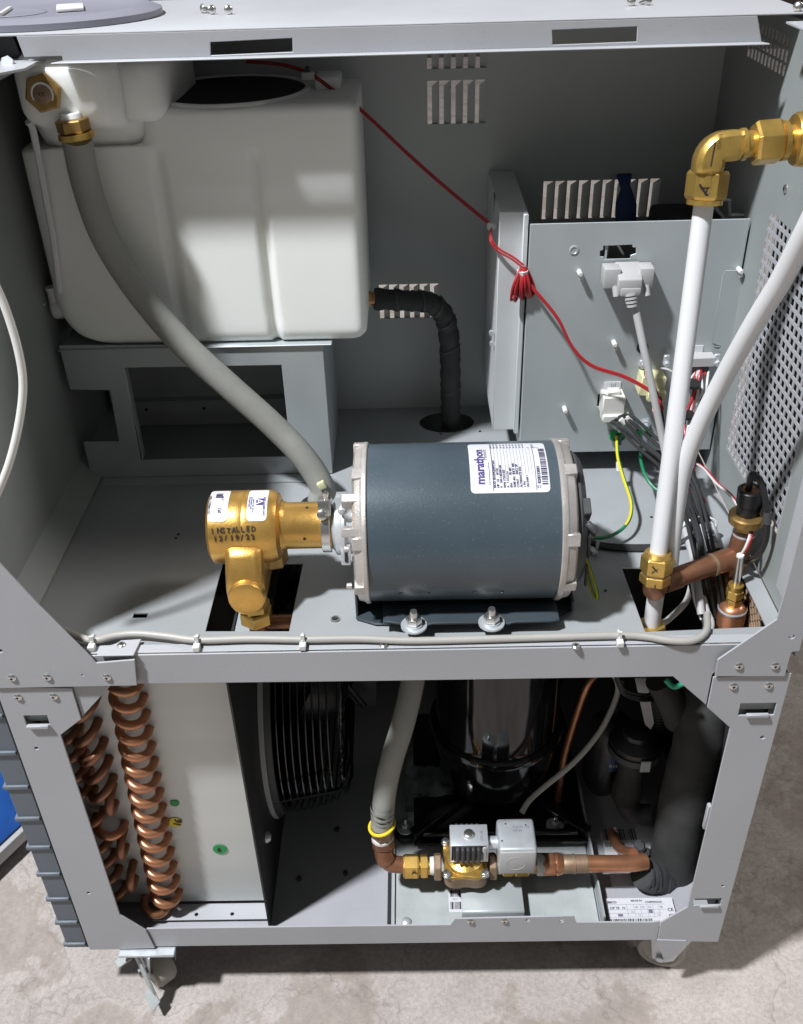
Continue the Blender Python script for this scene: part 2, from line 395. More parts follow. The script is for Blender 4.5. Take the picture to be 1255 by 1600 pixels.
MB().prism([at(1099, 1297, y=.002), at(1106, 1296, y=.002), at(1113, 1260, y=.002), at(1107, 1261, y=.002)], (0, .006, 0)).build('post_clip', PT, rp, .0008, 1)
# bottom beam
bb = MB().plate([F(229, 1452), F(704, 1446), F(711, 1436.5), F(897, 1432), F(900, 1442), F(1018, 1442), F(1032, 1440), F(1027, 1469), F(243, 1479.5)],
                [circ(*F(825, 1438.5), .0027, n=10), circ(*F(878, 1440), .0027, n=10)], XZ(0.0005), (0, .002, 0))
bb.box(.05, .71, .0028, .03, Z0, Z0+.002)
bb.build('bottom_beam', PT, cab, .0005, 1)
# middle beam with its gusseted ends and folded top
mb_ = MB().plate([F(113, 1073), F(128, 1121.5), F(175, 1070), F(600, 1065), F(1052, 1058), F(1104, 1103), F(1113.6, 1055), (W-.05, .583), (.045, .583)],
                 [], XZ(0.0008), (0, .002, 0))
mb_.box(.03, W-.03, .0028, .014, .5832, .5845)
mb_.build('middle_beam', PT, cab, .0006, 2)
# upper gussets / posts
ug = MB().plate([(0, ZM), F(216, 1066), F(212, 1026), F(152.6, 1031), F(62, 940), (.026, .735), (.026, 1.06), (0, 1.06)],
                [circ(*F(3, 1012), .0022, n=8), circ(*F(131, 1050), .001, n=6)], XZ(-.0045), (0, .002, 0))
tabq = [G(157, 1022, .587), G(190, 1001, .587), G(221, 999, .587), G(212, 1025, .587)]
ug.plate([(F(152.6, 1031)[0], -.004), (F(212, 1026)[0], -.004), tabq[2], tabq[1]], [], XY(.5862), (0, 0, .0015))
ug.box(0, .002, -.002, .05, ZM, 1.06)
ug = ug.build('upper_post', PT, cab, .0007, 2)
ug2 = MB().plate([F(1115.5, 1051.5), F(1120, 1026), F(1212, 963), (.733, .66), (.733, 1.06), (W, 1.06), (W, F(1249, 1012)[1]), F(1234, 1014), F(1224, 1051.5)],
                 [circ(*F(1235, 990), .0028, n=8)], XZ(-.0045), (0, .002, 0))
ug2.box(W-.002, W, -.002, .05, ZM+.02, 1.06); ug2.box(.733, .735, -.002, .016, .64, 1.06)
ug2.build('upper_post', PT, cab, .0007, 2)
# side walls, back wall
lw = MB().box(0.002, .0045, .03, D, .584, 1.07); lw.box(0.002, .004, .06, D, .125, .56)
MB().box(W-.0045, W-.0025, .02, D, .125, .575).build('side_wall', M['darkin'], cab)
lw.prism([(.0045, .045, .584), (.026, .045, .584), (.0045, .045, .606)], (0, D-.05, 0))
lw.build('side_wall', M['paint_shaded'], cab)
MB().box(.002, .04, .0, YT-.01, 1.056, 1.058).build('wall_flange', PT, cab, .0005, 1)
MB().prism([(.002, .19, 1.0520), (.042, .19, 1.0520), (.075, .235, 1.0520), (.075, .268, 1.0520), (.095, .30, 1.0520), (.002, .30, 1.0520)], (0, 0, .002)).build('shading_plate', PT, cab)  # added plate, blocks lamp light from the tank's filler neck
# right wall with the perforated field and the small slot field
def rw():
    mb = MB(); x0 = W-.004
    gy0, gy1, gz0, gz1 = .086, .263, .640, .905
    sy0, sy1, sz0, sz1 = .290, .410, 1.018, 1.056
    F_ = YZ(x0); e = (.0009, 0, 0)
    y0, y1, z0, z1 = .03, D, .584, 1.07
    for r in ((y0, gy0, z0, z1), (gy0, gy1, z0, gz0), (gy0, gy1, gz1, z1), (gy1, sy0, z0, z1), (sy0, sy1, z0, sz0), (sy0, sy1, sz1, z1), (sy1, y1, z0, z1)):
        mb.box(x0, x0+.0009, *r)
    # staggered slots
    pz, py_ = .0107, .0114; us = [gy0]; 
    q = py_/2; bu, bv = .0036, .0037
    ncol = int((gy1-gy0)/q); us = []
    for i in range(ncol+1):
        us += [gy0+i*q, gy0+i*q+bu]
    us = sorted(set(round(u, 5) for u in us if u <= gy1))+[gy1]
    nrow = int((gz1-gz0)/pz); vs = []
    for j in range(nrow+1): vs += [gz0+j*pz, gz0+j*pz+bv]
    vs = [v for v in vs if v < gz1]+[gz1]
    def solid(i, j):
        if j % 2 == 0: return True                    # bar between rows
        row = j//2; k = (i - (2 if row % 2 else 0)) % 4
        return k in (0, ) or i < 1 or i >= len(us)-2
    mb2 = MB().grid_sheet(F_, us, vs, solid, e)
    us = []; 
    for i in range(11): us += [sy0+i*.0108, sy0+i*.0108+.0036]
    us.append(sy1+.0); us = sorted(us); us = [u for u in us if u <= sy1]
    if us[-1] < sy1: us.append(sy1)
    vs = [sz0, sz0+.0022, sz0+.0116, sz0+.0142, sz0+.0236, sz0+.0262, sz0+.0356, sz1]
    mb3 = MB().grid_sheet(F_, us, vs, lambda i, j: j % 2 == 0 or i % 2 == 0, e)
    a = mb.build('side_wall', M['paint_shaded'], cab)
    mb2.build('perforated_field', PT, a, smooth=False); MB().box(W+.009, W+.011, gy0-.01, gy1+.01, gz0-.01, gz1+.01).build('filter_mat', M['darkin'], a); mb3.build('vent_slot_field', M['paint_shaded'], a, smooth=False)
    MB().box(W-.03, W-.002, .03, YT-.03, 1.0715, 1.0735).build('wall_flange', PT, cab, .0005, 1)
rw()
# back wall with louvre slits
lou = []
for i in range(5):
    x = .4290+i*.0134; lou += [(x, .945, .049), (x, 1.003, .040)]
for i in range(10): lou.append((.5650+i*.01395, .833, .048))
for i in range(6): lou.append((.3660+i*.0128, .711, .048))
bw = MB().plate(rect(.001, .125, W-.001, 1.07), [rect(x, z, x+.0122, z+h-.003) for x, z, h in lou], XZ(D), (0, .0016, 0))
bw.build('back_wall', M['back'], cab)
def louvre(h):
    # a pressed blade: hinged along its right edge, standing out over the slit on its left
    d = .0075; wd = .0105
    m = MB(); a = [(.0052, -.0002, 0), (.0012+.0052, -.0002, 0), (wd, -.0004, 0)]
    e = .0052
    m.add([(e, d, 0), (.0122, .0008, 0), (.0122, .0008, h-.003), (e, d, h-.010), (e, .0008, 0), (e, d+.0008, 0), (.0122, .0016, 0), (.0122, .0016, h-.003), (e, d+.0008, h-.010)],
          [(0, 1, 2, 3), (0, 4, 1), (5, 6, 7, 8), (0, 5, 8, 3)])
    return m.build('louvre', M['back'], cab, smooth=False, local=True)
protos = {}
for x, z, h in lou:
    if h not in protos: protos[h] = louvre(h); place(protos[h], (x, D, z))
    else: copies(protos[h], [(x, D, z)], cab)
# shelf
sh_holes = [[G(348, 881), G(474, 880), G(452, 987), G(321, 987)], [G(971.5, 887), (.738, .115), (.738, .026), G(1008, 988)],
            circ(*G(698, 660), .036, .028, 24), circ(.297, .246, .0165, n=16),
            rect(*G(207, 966), *G(232, 958))]
sh = MB().plate([(.0046, .0142), (W-.0046, .0142), (W-.0046, D), (.0046, D)], sh_holes, XY(.5808), (0, 0, .0016))
sh.build('shelf', M['galv_shelf'], cab)
for px, py in ((279, 835), (275, 841), (690, 672), (689, 678), (750, 674), (1018, 808), (946, 923), (905, 803)):
    p = at(px, py, z=.5826); MB().lathe(p, (0, 0, 1), [(0, .0018), (.0003, .0018)], 8).build('punched_hole', M['inkblack'], cab)
p = at(524, 967, z=.5826); MB().tube([p+Vector((.0042*math.cos(a), .0042*math.sin(a), 0)) for a in [2*PI*i/16 for i in range(16)]], .0011, 6, closed=True).build('rivet_nut', M['steel'], cab)
MB().lathe(p, (0, 0, 1), [(0, .0032), (.0002, .0032)], 10).build('punched_hole', M['inkblack'], cab)
# top panel
tp = MB().box(-.006, W+.004, YT, .505, ZT-.0015, ZT)
tp.box(-.006, W+.004, .503, .505, ZT-.03, ZT-.0015); tp.box(-.006, -.0045, YT, .503, ZT-.03, ZT-.0015); tp.box(W+.0025, W+.004, YT, .503, ZT-.03, ZT-.0015)
tpo = tp.build('top_panel', PT, cab, .0006, 2)
lip = MB().plate([(.061, ZT-.0012), (.064, 1.0575), (.098, 1.0575), (.098, 1.0535), (.7225, 1.0535), (.715, ZT-.0012)],
                 [[F(329, 66, YT), F(457, 59.5, YT), F(457.5, 81, YT), F(329.5, 86.5, YT)], [F(863, 47, YT), F(996, 41.5, YT), F(995, 65, YT), F(864, 70, YT)]], XZ(YT), (0, .0015, 0))
lip.plate([(.090, YT-.011), (.7265, YT-.011), (.722, YT), (.0975, YT)], [], XY(1.0525), (0, 0, .0014))
lip.build('front_lip', PT, tpo, .0005, 1)
# base pan
MB().box(.004, W-.004, .0034, D, .1215, .1245).build('base_pan', M['basefl'], cab)
MB().box(.362, .366, .004, .24, .1248, .1262).build('pan_seam', M['inkblack'], cab)
# bracket strip under the shelf seen through the left cut-out
MB().box(.222, .246, .004, .30, .553, .556).build('shelf_rail', M['galv'], cab)
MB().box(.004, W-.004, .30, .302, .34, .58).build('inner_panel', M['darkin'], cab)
# screws: one prototype, then copies
def screw():
    m = MB().lathe((0, 0, 0), (0, -1, 0), [(0, .0042), (.0007, .0042), (.0016, .0034), (.0021, .0020), (.0021, .0012), (.0012, .0010)], 14)
    o = m.build('screw', M['steel'], cab, local=True)
    d = MB().box(-.0018, .0018, -.0023, -.0020, -.0004, .0004); d.box(-.0004, .0004, -.0023, -.0020, -.0018, .0018)
    d.build('cross_recess', M['inkblack'], o, local=True); return o
s0 = screw()
fs = [(28, 1089, -.002), (84, 1088, -.002), (167, 1058, -.0045), (74, 1058, -.0045), (19, 1059, -.0045), (1146, 1072, -.002), (1201, 1071, -.002),
      (1154.5, 1040.5, -.0045), (1211, 1040, -.0045), (735, 1440, 0), (788, 1439, 0)]
place(s0, at(*fs[0][:2], y=fs[0][2]))
copies(s0, [at(a, b, y=y) for a, b, y in fs[1:]], cab)
up = Vector((-PI/2, 0, 0))
copies(s0, [at(190, 1008, z=.5878), at(600, 1009, z=.5846), at(900, 1010, z=.5846)], cab, [up]*3)
rside = [(1116, 780), (1205, 960), (1228, 295)]
copies(s0, [at(a, b, x=W-.004) for a, b in rside], cab, [Vector((0, 0, -PI/2))]*3)
# ribbed side grille on the left of the lower half
sg = MB().box(-.0300, -.004, .004, .44, Z0-.004, .56).build('side_grille', M['slate'], cab, .001, 1)
MB().box(-.004, .0, .002, .44, Z0, .545).build('gasket', M['darkin'], cab)
zs_ = [.112, .157, .203, .25, .298, .347, .398, .45, .503]
r0 = MB().box(-.0330, -.0055, .0015, .44, -.0030, .0030)
r0 = r0.build('rib', M['slate'], sg, .0014, 2, local=True); place(r0, (0, 0, zs_[0])); copies(r0, [(0, 0, z) for z in zs_[1:]], sg)
# casters
def caster(cx, cy, rot, pedal):
    c = MB().box(-.034, .034, -.03, .03, -.004, 0)
    co_ = c.build('caster', M['zinc'], cab, .001, 1, local=True)
    place(co_, (cx, cy, Z0-.001))
    fk = MB()
    for sx in (-1, 1):
        fk.plate([(-.026, -.004), (.026, -.004), (.030, -.03), (.022, -.082), (.008, -.086), (-.004, -.076)], [], YZ(sx*.0185-.001), (.002, 0, 0))
    fk.lathe((0, 0, -.014), (0, 0, 1), [(0, .024), (.01, .024)], 20)
    fk.lathe((-.024, .013, -.0755), (1, 0, 0), [(0, .005), (.048, .005)], 10)
    fk.build('fork', M['zinc'], co_, .0005, 1, local=True)
    MB().lathe((-.0145, .013, -.0755), (1, 0, 0), [(0, .010), (.001, .012), (.001, .021), (.0, .022), (.001, .028), (.006, .0312), (.023, .0312), (.028, .028), (.029, .022), (.028, .021), (.028, .012), (.029, .010)], 32).build('wheel', M['rubg'], co_, local=True)
    if pedal:
        pd = MB().obox((-.0245, -.008, -.045), (.0015, 0, 0), (0, .008, -.003), (0, -.013, -.031))
        pd.obox((-.0290, -.025, -.080), (.0062, .002, 0), (0, .0105, .004), (0, .001, -.0018))
        pd.tube([(-.02, .0, -.02), (-.032, .004, -.018)], .002, 6); pd.obox((-.040, .005, -.019), (.009, 0, 0), (0, .006, 0), (0, 0, .002))
        pd.lathe((-.028, .0, -.06), (1, 0, 0), [(0, .004), (.01, .004)], 8)
        pd.build('brake_pedal', M['trayp'], co_, .0008, 1, local=True)
    for ch in co_.children: ch.rotation_euler = (0, 0, rot)
    return co_
caster(.070, .020, .75, True)
c2 = caster(.724, .040, 1.25, False)
copies(c2, [(.06, .43, Z0-.001), (.70, .43, Z0-.001)], cab)
MB().plate([F(1027, 1468.5, -.003), F(1073, 1470, -.003), F(1051, 1496, -.003), F(1047, 1498, -.003), F(1040, 1498, -.003), F(1036, 1496, -.003)], [], XZ(-.003), (0, .002, 0)).build('caster_tongue', PT, cab, .0006, 1)

# tower-top items: cup moulding on the top panel
cup = thing('moulded_cup_tray', 'grey moulded plastic tray with a round recess on the top left of the cabinet', 'tray', (.075, .345, ZT))
ring = []
pr_ = [(-.002, .0), (.0, .112), (.004, .116), (.010, .108), (.011, .100), (.009, .096), (.009, .0)]
m = MB(); n = 40
vs = []
for r, z in ((.122, .0005), (.122, .006), (.112, .010), (.100, .010), (.094, .0075), (.03, .0075), (.001, .0075)):
    vs += [(.046+r*1.0*math.cos(2*PI*i/n), .378+r*.80*math.sin(2*PI*i/n), ZT+z) for i in range(n)]
m.add(vs, [(k*n+i, k*n+(i+1) % n, (k+1)*n+(i+1) % n, (k+1)*n+i) for k in range(6) for i in range(n)])
m.build('tray_body', M['greyp'], cup)
m = MB(); vs = []
for r, z in ((.036, .0079), (.034, .0088), (.031, .0083), (.022, .0078), (.001, .0077)):
    vs += [(.024+r*1.1*math.cos(2*PI*i/n), .355+r*.9*math.sin(2*PI*i/n), ZT+z) for i in range(n)]
m.add(vs, [(k*n+i, k*n+(i+1) % n, (k+1)*n+(i+1) % n, (k+1)*n+i) for k in range(4) for i in range(n)])
m.build('round_recess', M['greyp'], cup)
MB().obox((.024, .357, ZT+.0095), (.0015, .001, 0), (-.004, .026, 0), (0, 0, .0012)).build('recess_rib', M['nylon'], cup)
MB().obox((.082, .372, ZT+.0095), (.012, .004, 0), (-.006, .02, 0), (0, 0, .0015)).build('tray_highlight', M['nylon'], cup, .0008)  # white slab standing in for a reflection on the tray
m = MB().prism([(-.03, .268, ZT+.0005), (.03, .277, ZT+.0005), (.045, .29, ZT+.0005), (.03, .35, ZT+.0005), (-.03, .35, ZT+.0005)], (0, 0, .006))
m.build('tray_spout', M['greyp'], cup, .002, 2)
# dark bracket below the left end of the panel
br = thing('hinge_bracket', 'dark steel hinge bracket with a nut under the top left corner', 'bracket', (.03, .3, 1.03))
MB().prism([at(2, 56, y=.29), at(20, 57, y=.29), at(34, 90, y=.29), at(-10, 110, y=.29), at(-10, 60, y=.29)], (0, .12, 0)).build('bracket_body', M['blackp'], br)
MB().prism([at(60, 91, y=.285), at(52, 90, y=.285), at(-14, 118, y=.22), at(-14, 128, y=.22)], (0, 0, -.002)).build('bracket_edge', PT, br)
MB().nut(at(14, 101, y=.262), (.2, -1, .5), 0, .007, .006).build('nut', M['zinc'], br, smooth=False)
MB().box(.022, .034, .246, .258, 1.030, 1.05).build('bracket_post', M['slate'], br, .001)

# loose screws on the top
def loose(px, py, ax, lab, loc=None):
    p = at(px, py, z=ZT+.0042); t = thing('loose_screw', lab, 'screw', (p.x, p.y, ZT+.0002), 'loose screws lying on the top panel')
    ax = Vector(ax).normalized()
    m = MB().lathe(p, ax, [(0, .0040), (.0008, .0042), (.0017, .0036), (.0024, .0018)], 12); m.build('head', M['steel'], t)
    MB().lathe(p, -ax, [(0, .0018), (.011, .0017), (.012, .0008)], 8).build('shank', M['steel'], t)
    return t
loose(317, 13, (-.9, -.5, .25), 'loose steel screw, leftmost of the three by the left top edge')
loose(331, 15, (.5, -.8, .2), 'loose steel screw, middle one of the three by the left top edge')
loose(357, 15, (.2, -.95, .15), 'loose steel screw, right one of the three by the left top edge, lying apart')
loose(987, 1.5, (-.3, -.9, .3), 'loose steel screw at the right on the top panel, left of the right pair')
loose(1013, .5, (.5, -.8, .3), 'loose steel screw at the right on the top panel, right of the right pair')
loose(1247, 10, (-.5, -.8, .3), 'loose steel screw on the far right corner of the top panel')
# ---------------------------------------------------------------- tank and stand
tk = thing('water_tank', 'translucent white plastic water tank with a black round opening on a metal stand', 'tank', (.19, .4, .755))
def rrect(x0, x1, y0, y1, r, n=7):
    out = []
    for cx, cy, a in ((x1-r, y0+r, -PI/2), (x1-r, y1-r, 0), (x0+r, y1-r, PI/2), (x0+r, y0+r, PI)):
        out += [(cx+r*math.cos(a+PI/2*i/n), cy+r*math.sin(a+PI/2*i/n)) for i in range(n+1)]
    return out
def tankbody():
    z0, zs, zt = .7535, .966, 1.002
    lv = [(z0, .012, .0)] ; L = []
    def xl(z):
        q = .055; 
        return .015+ (q-math.sqrt(max(0, q*q-(q-min(q, z-z0))**2)))*.85
    for i in range(14): 
        t = i/13; z = z0+.016*(1-math.cos(t*PI/2)); ins = .011*(1-math.sin(t*PI/2)); L.append((z, ins, xl(z)))
    for i in range(1, 26): 
        z = z0+.016+(zs-.006-z0-.016)*i/26; L.append((z, 0, xl(z)))
    L += [(zs-.004, 0, .015), (zs-.001, 0, .019), (zs, 0, .03), (zs+.0006, 0, .128), (zs+.002, 0, .136), (zs+.006, 0, .140)]
    for i in range(1, 10): L.append((zs+.006+(zt-.008-zs-.006)*i/9, 0, .141))
    for i in range(1, 7): t = i/6; L.append((zt-.008+.008*math.sin(t*PI/2), .009*(1-math.cos(t*PI/2)), .141))
    nf = 90; m = MB(); vs = []; ny = 0
    def g1(z): return at(*(lambda t: (239+ (290-239)*t, 215+(530-215)*t))((1.0-z)/.245), y=.32).x
    def g2(z): return at(*(lambda t: (396+(432-396)*t, 215+(530-215)*t))((1.0-z)/.245), y=.32).x
    for z, ins, x_ in L:
        x0, x1, y0, y1 = x_+ins, .357-ins, .32+ins, .465-ins
        r = .020
        row = []
        for i in range(nf+1):
            x = x0+(x1-x0)*i/nf
            y = y0
            if x-x0 < r: y += r-math.sqrt(max(0, r*r-(r-(x-x0))**2))
            if x1-x < r*.55: q = r*.55; y += q-math.sqrt(max(0, q*q-(q-(x1-x))**2))
            fade = max(0, min(1, (.962-z)/.010))
            for g in (g1(z), g2(z)): 
                d = abs(x-g); wd = .0058
                y += .0065*fade*max(0, 1-(d/wd)**2)**.7 if d < wd else 0
            row.append((x, y, z))
        row += [(x1-(x1-x0)*i/12, y1-(.01*(1-min(1, min(i, 12-i)/2))), z) for i in range(13)]
        vs += row; ny = len(row)
    fs = [(k*ny+i, k*ny+(i+1) % ny, (k+1)*ny+(i+1) % ny, (k+1)*ny+i) for k in range(len(L)-1) for i in range(ny)]
    fs += [tuple(range(ny-1, -1, -1)), tuple((len(L)-1)*ny+i for i in range(ny))]
    return m.add(vs, fs)
tankbody().build('tank_body', M['tank'], tk, ang=60)
oc = (.2235, .398)
MB().lathe((oc[0], oc[1], 1.0015), (0, 0, 1), [(0, .084), (.002, .083), (.0032, .0815), (.0032, .0795), (.0028, .078), (.0012, .078)], 48, cap=False).build('opening_rim', M['tank'], tk)
MB().lathe((oc[0], oc[1], 1.0012), (0, 0, 1), [(0, .079), (.0015, .0788), (.0016, .001)], 48).build('opening', M['darkin'], tk)
MB().box(.312, .338, .392, .43, 1.0, 1.014).build('corner_boss', M['tank'], tk, .003, 2)
# filler neck
nk = MB(); NV = []
def nkl(y, x0, x1, z0, z1, r): return [(px, y, pz) for px, pz in rrect(x0, x1, z0, z1, r, 5)]
secs = [nkl(.272, .058, .118, 1.006, 1.046, .014), nkl(.277, .050, .127, .998, 1.054, .016), nkl(.284, .046, .132, .995, 1.058, .018), nkl(.315, .04, .145, .985, 1.062, .02), nkl(.335, .04, .150, .960, 1.062, .02), nkl(.36, .04, .158, .97, 1.062, .02), nkl(.46, .04, .165, .955, 1.06, .02)]
n = len(secs[0]); nk.add([p for s in secs for p in s], [(k*n+i, k*n+(i+1) % n, (k+1)*n+(i+1) % n, (k+1)*n+i) for k in range(len(secs)-1) for i in range(n)]+[tuple(range(n))])
nk.build('filler_neck', M['tank'], tk, ang=70)
nk2 = MB()
secs = [nkl(.30, .13, .160, 1.0, 1.045, .012), nkl(.31, .125, .172, .992, 1.05, .014), nkl(.36, .12, .178, .985, 1.05, .016), nkl(.44, .12, .18, .98, 1.05, .016)]
nk2.add([p for s in secs for p in s], [(k*n+i, k*n+(i+1) % n, (k+1)*n+(i+1) % n, (k+1)*n+i) for k in range(len(secs)-1) for i in range(n)]+[tuple(range(n))])
nk2.build('neck_step', M['tank'], tk, ang=70)
pc = at(68, 146, y=.268)
MB().nut(pc+V(0, .004, 0), (0, -1, .12), 0, .007, .0175, rot=.25).build('hex_bushing', M['brassold'], tk, .0004, 1, smooth=False)
MB().tube([pc+V(.0095*math.cos(a), -.0035, .0095*math.sin(a)) for a in [2*PI*i/20*.72-.6 for i in range(20)]], .0011, 6).build('tape_ring', M['ptfe'], tk)
MB().lathe(pc+V(0, -.002, 0), (0, -1, .1), [(0, .0088), (.002, .0088), (.0026, .008)], 20).build('drain_plug', M['bronzed'], tk)
vs_, fs_ = glyphs('SS', .007, .01)
MB().add([pc+V(-.0036+x, -.0048, -.003+y) for x, y in vs_], fs_).build('stamp', M['inkblack'], tk, smooth=False)
# nipple
np_ = at(111, 187, y=.272)
MB().lathe(np_+V(0, 0, .01), (.06, 0, -1), [(.004, .0095), (.007, .0100), (.008, .0105), (.010, .0100), (.012, .0105), (.018, .0100)], 20).build('taped_nipple', M['tank'], tk)
# sight tube and elbow on the left
MB().tube(spline([at(44, 190, y=.30), at(52, 205, y=.305), at(68, 290, y=.31), at(84, 380, y=.315), at(93, 456, y=.32)]), .0035, 8).build('sight_tube', M['pex'], tk)
el = at(90, 482, y=.335)
m = MB().lathe(el+V(.02, .01, -.0), (-1, -.25, 0), [(0, .013), (.024, .013), (.028, .011), (.030, .006)], 18); m.lathe(el+V(-.002, 0, .006), (0, 0, 1), [(0, .0055), (.014, .005), (.016, .0065), (.019, .0065)], 12)
m.build('side_elbow', M['nylon'], tk)
MB().box(el.x-.02, el.x-.009, el.y-.012, el.y-.008, el.z+.008, el.z+.0095).build('elbow_clip', M['nylon'], tk)
# outlet on the right
ot = at(572, 467, y=.40)
MB().lathe(ot+V(-.004, 0, 0), (1, 0, 0), [(0, .011), (.005, .011), (.006, .009), (.010, .009)], 6).build('outlet_fitting', M['brass'], tk, smooth=False)
# stand
st = thing('tank_stand', 'galvanised sheet stand with a rectangular window under the white tank', 'stand', (.16, .4, ZS+.001))
ys = .318
def T(px, py): return F(px, py, ys)
x_r = .307; zb, zt = .5835, .7515
sp = MB().plate([T(143.5, 747.5), T(130, 690.5), T(186, 690), T(172, 610), T(110, 609), T(92, 540), (x_r, zt), (x_r, zb)],
                [[T(194, 575), T(440, 570.5), T(455, 713), T(220, 719)]], XZ(ys), (0, .0016, 0))
sp.box(x_r-.0016, x_r, ys+.0017, .45, zb, zt)
sp.box(.012, x_r+.010, ys-.003, .462, zt+.0002, zt+.0017)
sp.box(T(194, 575)[0]-.0012, T(194, 575)[0]+.0, ys+.0017, ys+.014, T(220, 719)[1], T(194, 575)[1])
sp.build('stand_body', M['galv'], st, .0005, 1)
b2 = MB().box(.012, x_r-.002, .448, .450, zb, zt-.001); b2.box(.03, x_r-.003, .436, .4475, .622, .625); b2.box(.03, x_r-.003, .4355, .437, .606, .622)
b2.build('stand_back', M['galv'], st)
for x in (.06, .135, .21): MB().lathe((x, .4353, .614), (0, -1, 0), [(0, .0022), (.0004, .0022)], 8).build('punched_hole', M['inkblack'], st)
# the foot strip of the stand that runs along the shelf
MB().box(.03, .30, .300, .3165, .5828, .5845).build('stand_foot', M['galv'], st)

# outlet pipe, wrapped
P_ = [at(585, 467, y=.40), at(640, 470, y=.405), at(672, 473, y=.415), at(693, 492, y=.425), at(702, 530, y=.432), at(704, 600, y=.437), at(704, 663, y=.442)]
P_[-1].z = .572
op = thing('outlet_pipe', 'black tape wrapped pipe from the white tank down through the shelf', 'pipe', (P_[-1].x, P_[-1].y, .575))
MB().lathe(ot+V(.006, 0, 0), (1, 0, 0), [(0, .0075), (.016, .0075)], 16).build('bare_copper_end', M['copper'], op)
sp_ = spline(P_, 10); rr = [.0125+.0009*math.sin(i*1.35)*(1 if i % 5 else -1) for i in range(len(sp_))]
MB().tube(sp_, rr, 16).build('foam_wrap', M['foam'], op)
for i in range(6, len(sp_)-2, 9):
    a = (sp_[i+1]-sp_[i-1]).normalized()+V(.25, 0, .2); MB().lathe(sp_[i], a, [(-.0012, .0136), (.0012, .0139)], 18, cap=False).build('tape_edge', M['tape'], op)

# red sensor wire from the tank to the box
rwp = [at(385, 96, y=.42), at(440, 101, y=.41), at(482, 114, y=.395), at(520, 140, y=.39), at(562, 170, y=.385), at(640, 243, y=.375), at(705, 300, y=.36), at(768, 352, y=.338)]
sw = thing('sensor_wire', 'thin red wire pair strung from the tank top to the metal box', 'wire', (rwp[2].x, rwp[2].y, rwp[2].z))
for d in (-.0009, .0009): MB().tube([p+V(d*.5, 0, d) for p in spline(rwp, 6)], .00095, 6).build('conductor', M['redw'], sw)
MB().box(rwp[2].x-.007, rwp[2].x+.006, rwp[2].y-.004, rwp[2].y+.004, rwp[2].z-.006, rwp[2].z+.001).build('tie_mount', M['nylon'], sw, .001)
MB().box(rwp[2].x-.003, rwp[2].x+.001, rwp[2].y-.003, rwp[2].y+.003, rwp[2].z-.001, rwp[2].z+.006).build('tie_head', M['blackp'], sw)
e = rwp[-1]; MB().lathe(e+V(-.004, -.004, 0), (1, .2, 0), [(0, .004), (.004, .0045), (.009, .003)], 8).build('tie_mount', M['nylon'], sw)
# main pump hose
hp = [at(119, 203, y=.270), at(122, 224, y=.276), at(134, 285, y=.286), at(163, 368, y=.287), at(213, 450, y=.285), at(282, 533, y=.276), at(352, 598, y=.272), at(425, 663, y=.266), at(475, 715, y=.258), at(503, 760, y=.25), (.297, .246, .59)]
ho = thing('tank_hose', 'thick grey hose hanging from the tank neck across the white tank', 'hose', (.297, .246, .583))
MB().tube(spline(hp, 8)[5:], .0142, 20).build('hose_body', M['hose'], ho)
a = hp[0]; MB().nut(a+V(-.002, 0, .004), (.06, 0, -1), -.006, .006, .0155).build('hex_fitting', M['brassold'], ho, .0004, 1, smooth=False)
MB().lathe(a+V(-.001, 0, -.002), (.08, 0, -1), [(0, .0165), (.005, .0172), (.006, .0150)], 20).build('hose_collar', M['brass'], ho)
MB().lathe((.297, .246, .5826), (0, 0, 1), [(0, .024), (.003, .024), (.006, .020), (.006, .014)], 24, cap=False).build('grommet', M['rubber'], ho)
p = at(503, 758, y=.235); MB().obox(p, (.004, 0, .002), (0, .003, 0), (-.002, 0, .004)).build('cream_tag', M['beige'], ho, .001)

# pale cable hanging at the left wall
lc = [at(-14, 430, y=.03), at(8, 480, y=.028), at(28, 545, y=.024), at(36, 600, y=.02), at(30, 660, y=.014), at(14, 725, y=.006), at(-12, 790, y=.0)]
tag(MB().tube(spline(lc), .0033, 10).build('hanging_cable', M['cablew']), 'pale grey cable bowed along the dark left inner wall', 'cable')
# ---------------------------------------------------------------- motor
MY, MZ, MR = .095, .664, .076
mo = thing('electric_motor', 'slate grey round electric motor with a white nameplate, bolted to the shelf', 'motor', (.455, MY, ZS+.0012))
mx0, mx1 = .3625, .537
MB().lathe((mx0, MY, MZ), (1, 0, 0), [(0, MR), (mx1-mx0, MR)], 96).build('body', M['motor'], mo)
# weld ripples low on the front of the shell
for px in (648, 762):
    p = at(px, 925, y=.03); 
    a = math.radians(117); q = V(p.x, MY-math.sin(a)*MR, MZ+math.cos(a)*MR)
    m = MB(); m.tube([q+V(.014*math.cos(t), -.0003, .004*math.sin(t)) for t in [PI*i/10 for i in range(11)]], .0012, 6)
    m.build('weld', M['motor'], mo)
def bell(x0, x1, side):
    m = MB(); s = 1 if side > 0 else -1; o = x0 if s > 0 else x1; L = x1-x0
    m.lathe((o, MY, MZ), (s, 0, 0), [(0, MR+.0022), (L*.35, MR+.0022), (L*.42, MR+.0005), (L*.85, MR-.001), (L, MR-.006), (L, .03), (L*.9, .02)], 72)
    for a in (20, 70, 110, 160, 200, 250, 290, 340):
        a = math.radians(a); c = V(0, -math.sin(a), math.cos(a)); t = V(0, math.cos(a), math.sin(a))
        m.obox(V(o+s*L*.62, MY, MZ)+c*(MR-.006), V(L*.42, 0, 0), c*.008, t*.006)
    return m.build('end_bell', M['castal'], mo, .0008, 1)
bell(.3495, mx0, -1)
bell(mx1, .5525, 1)
m = MB()
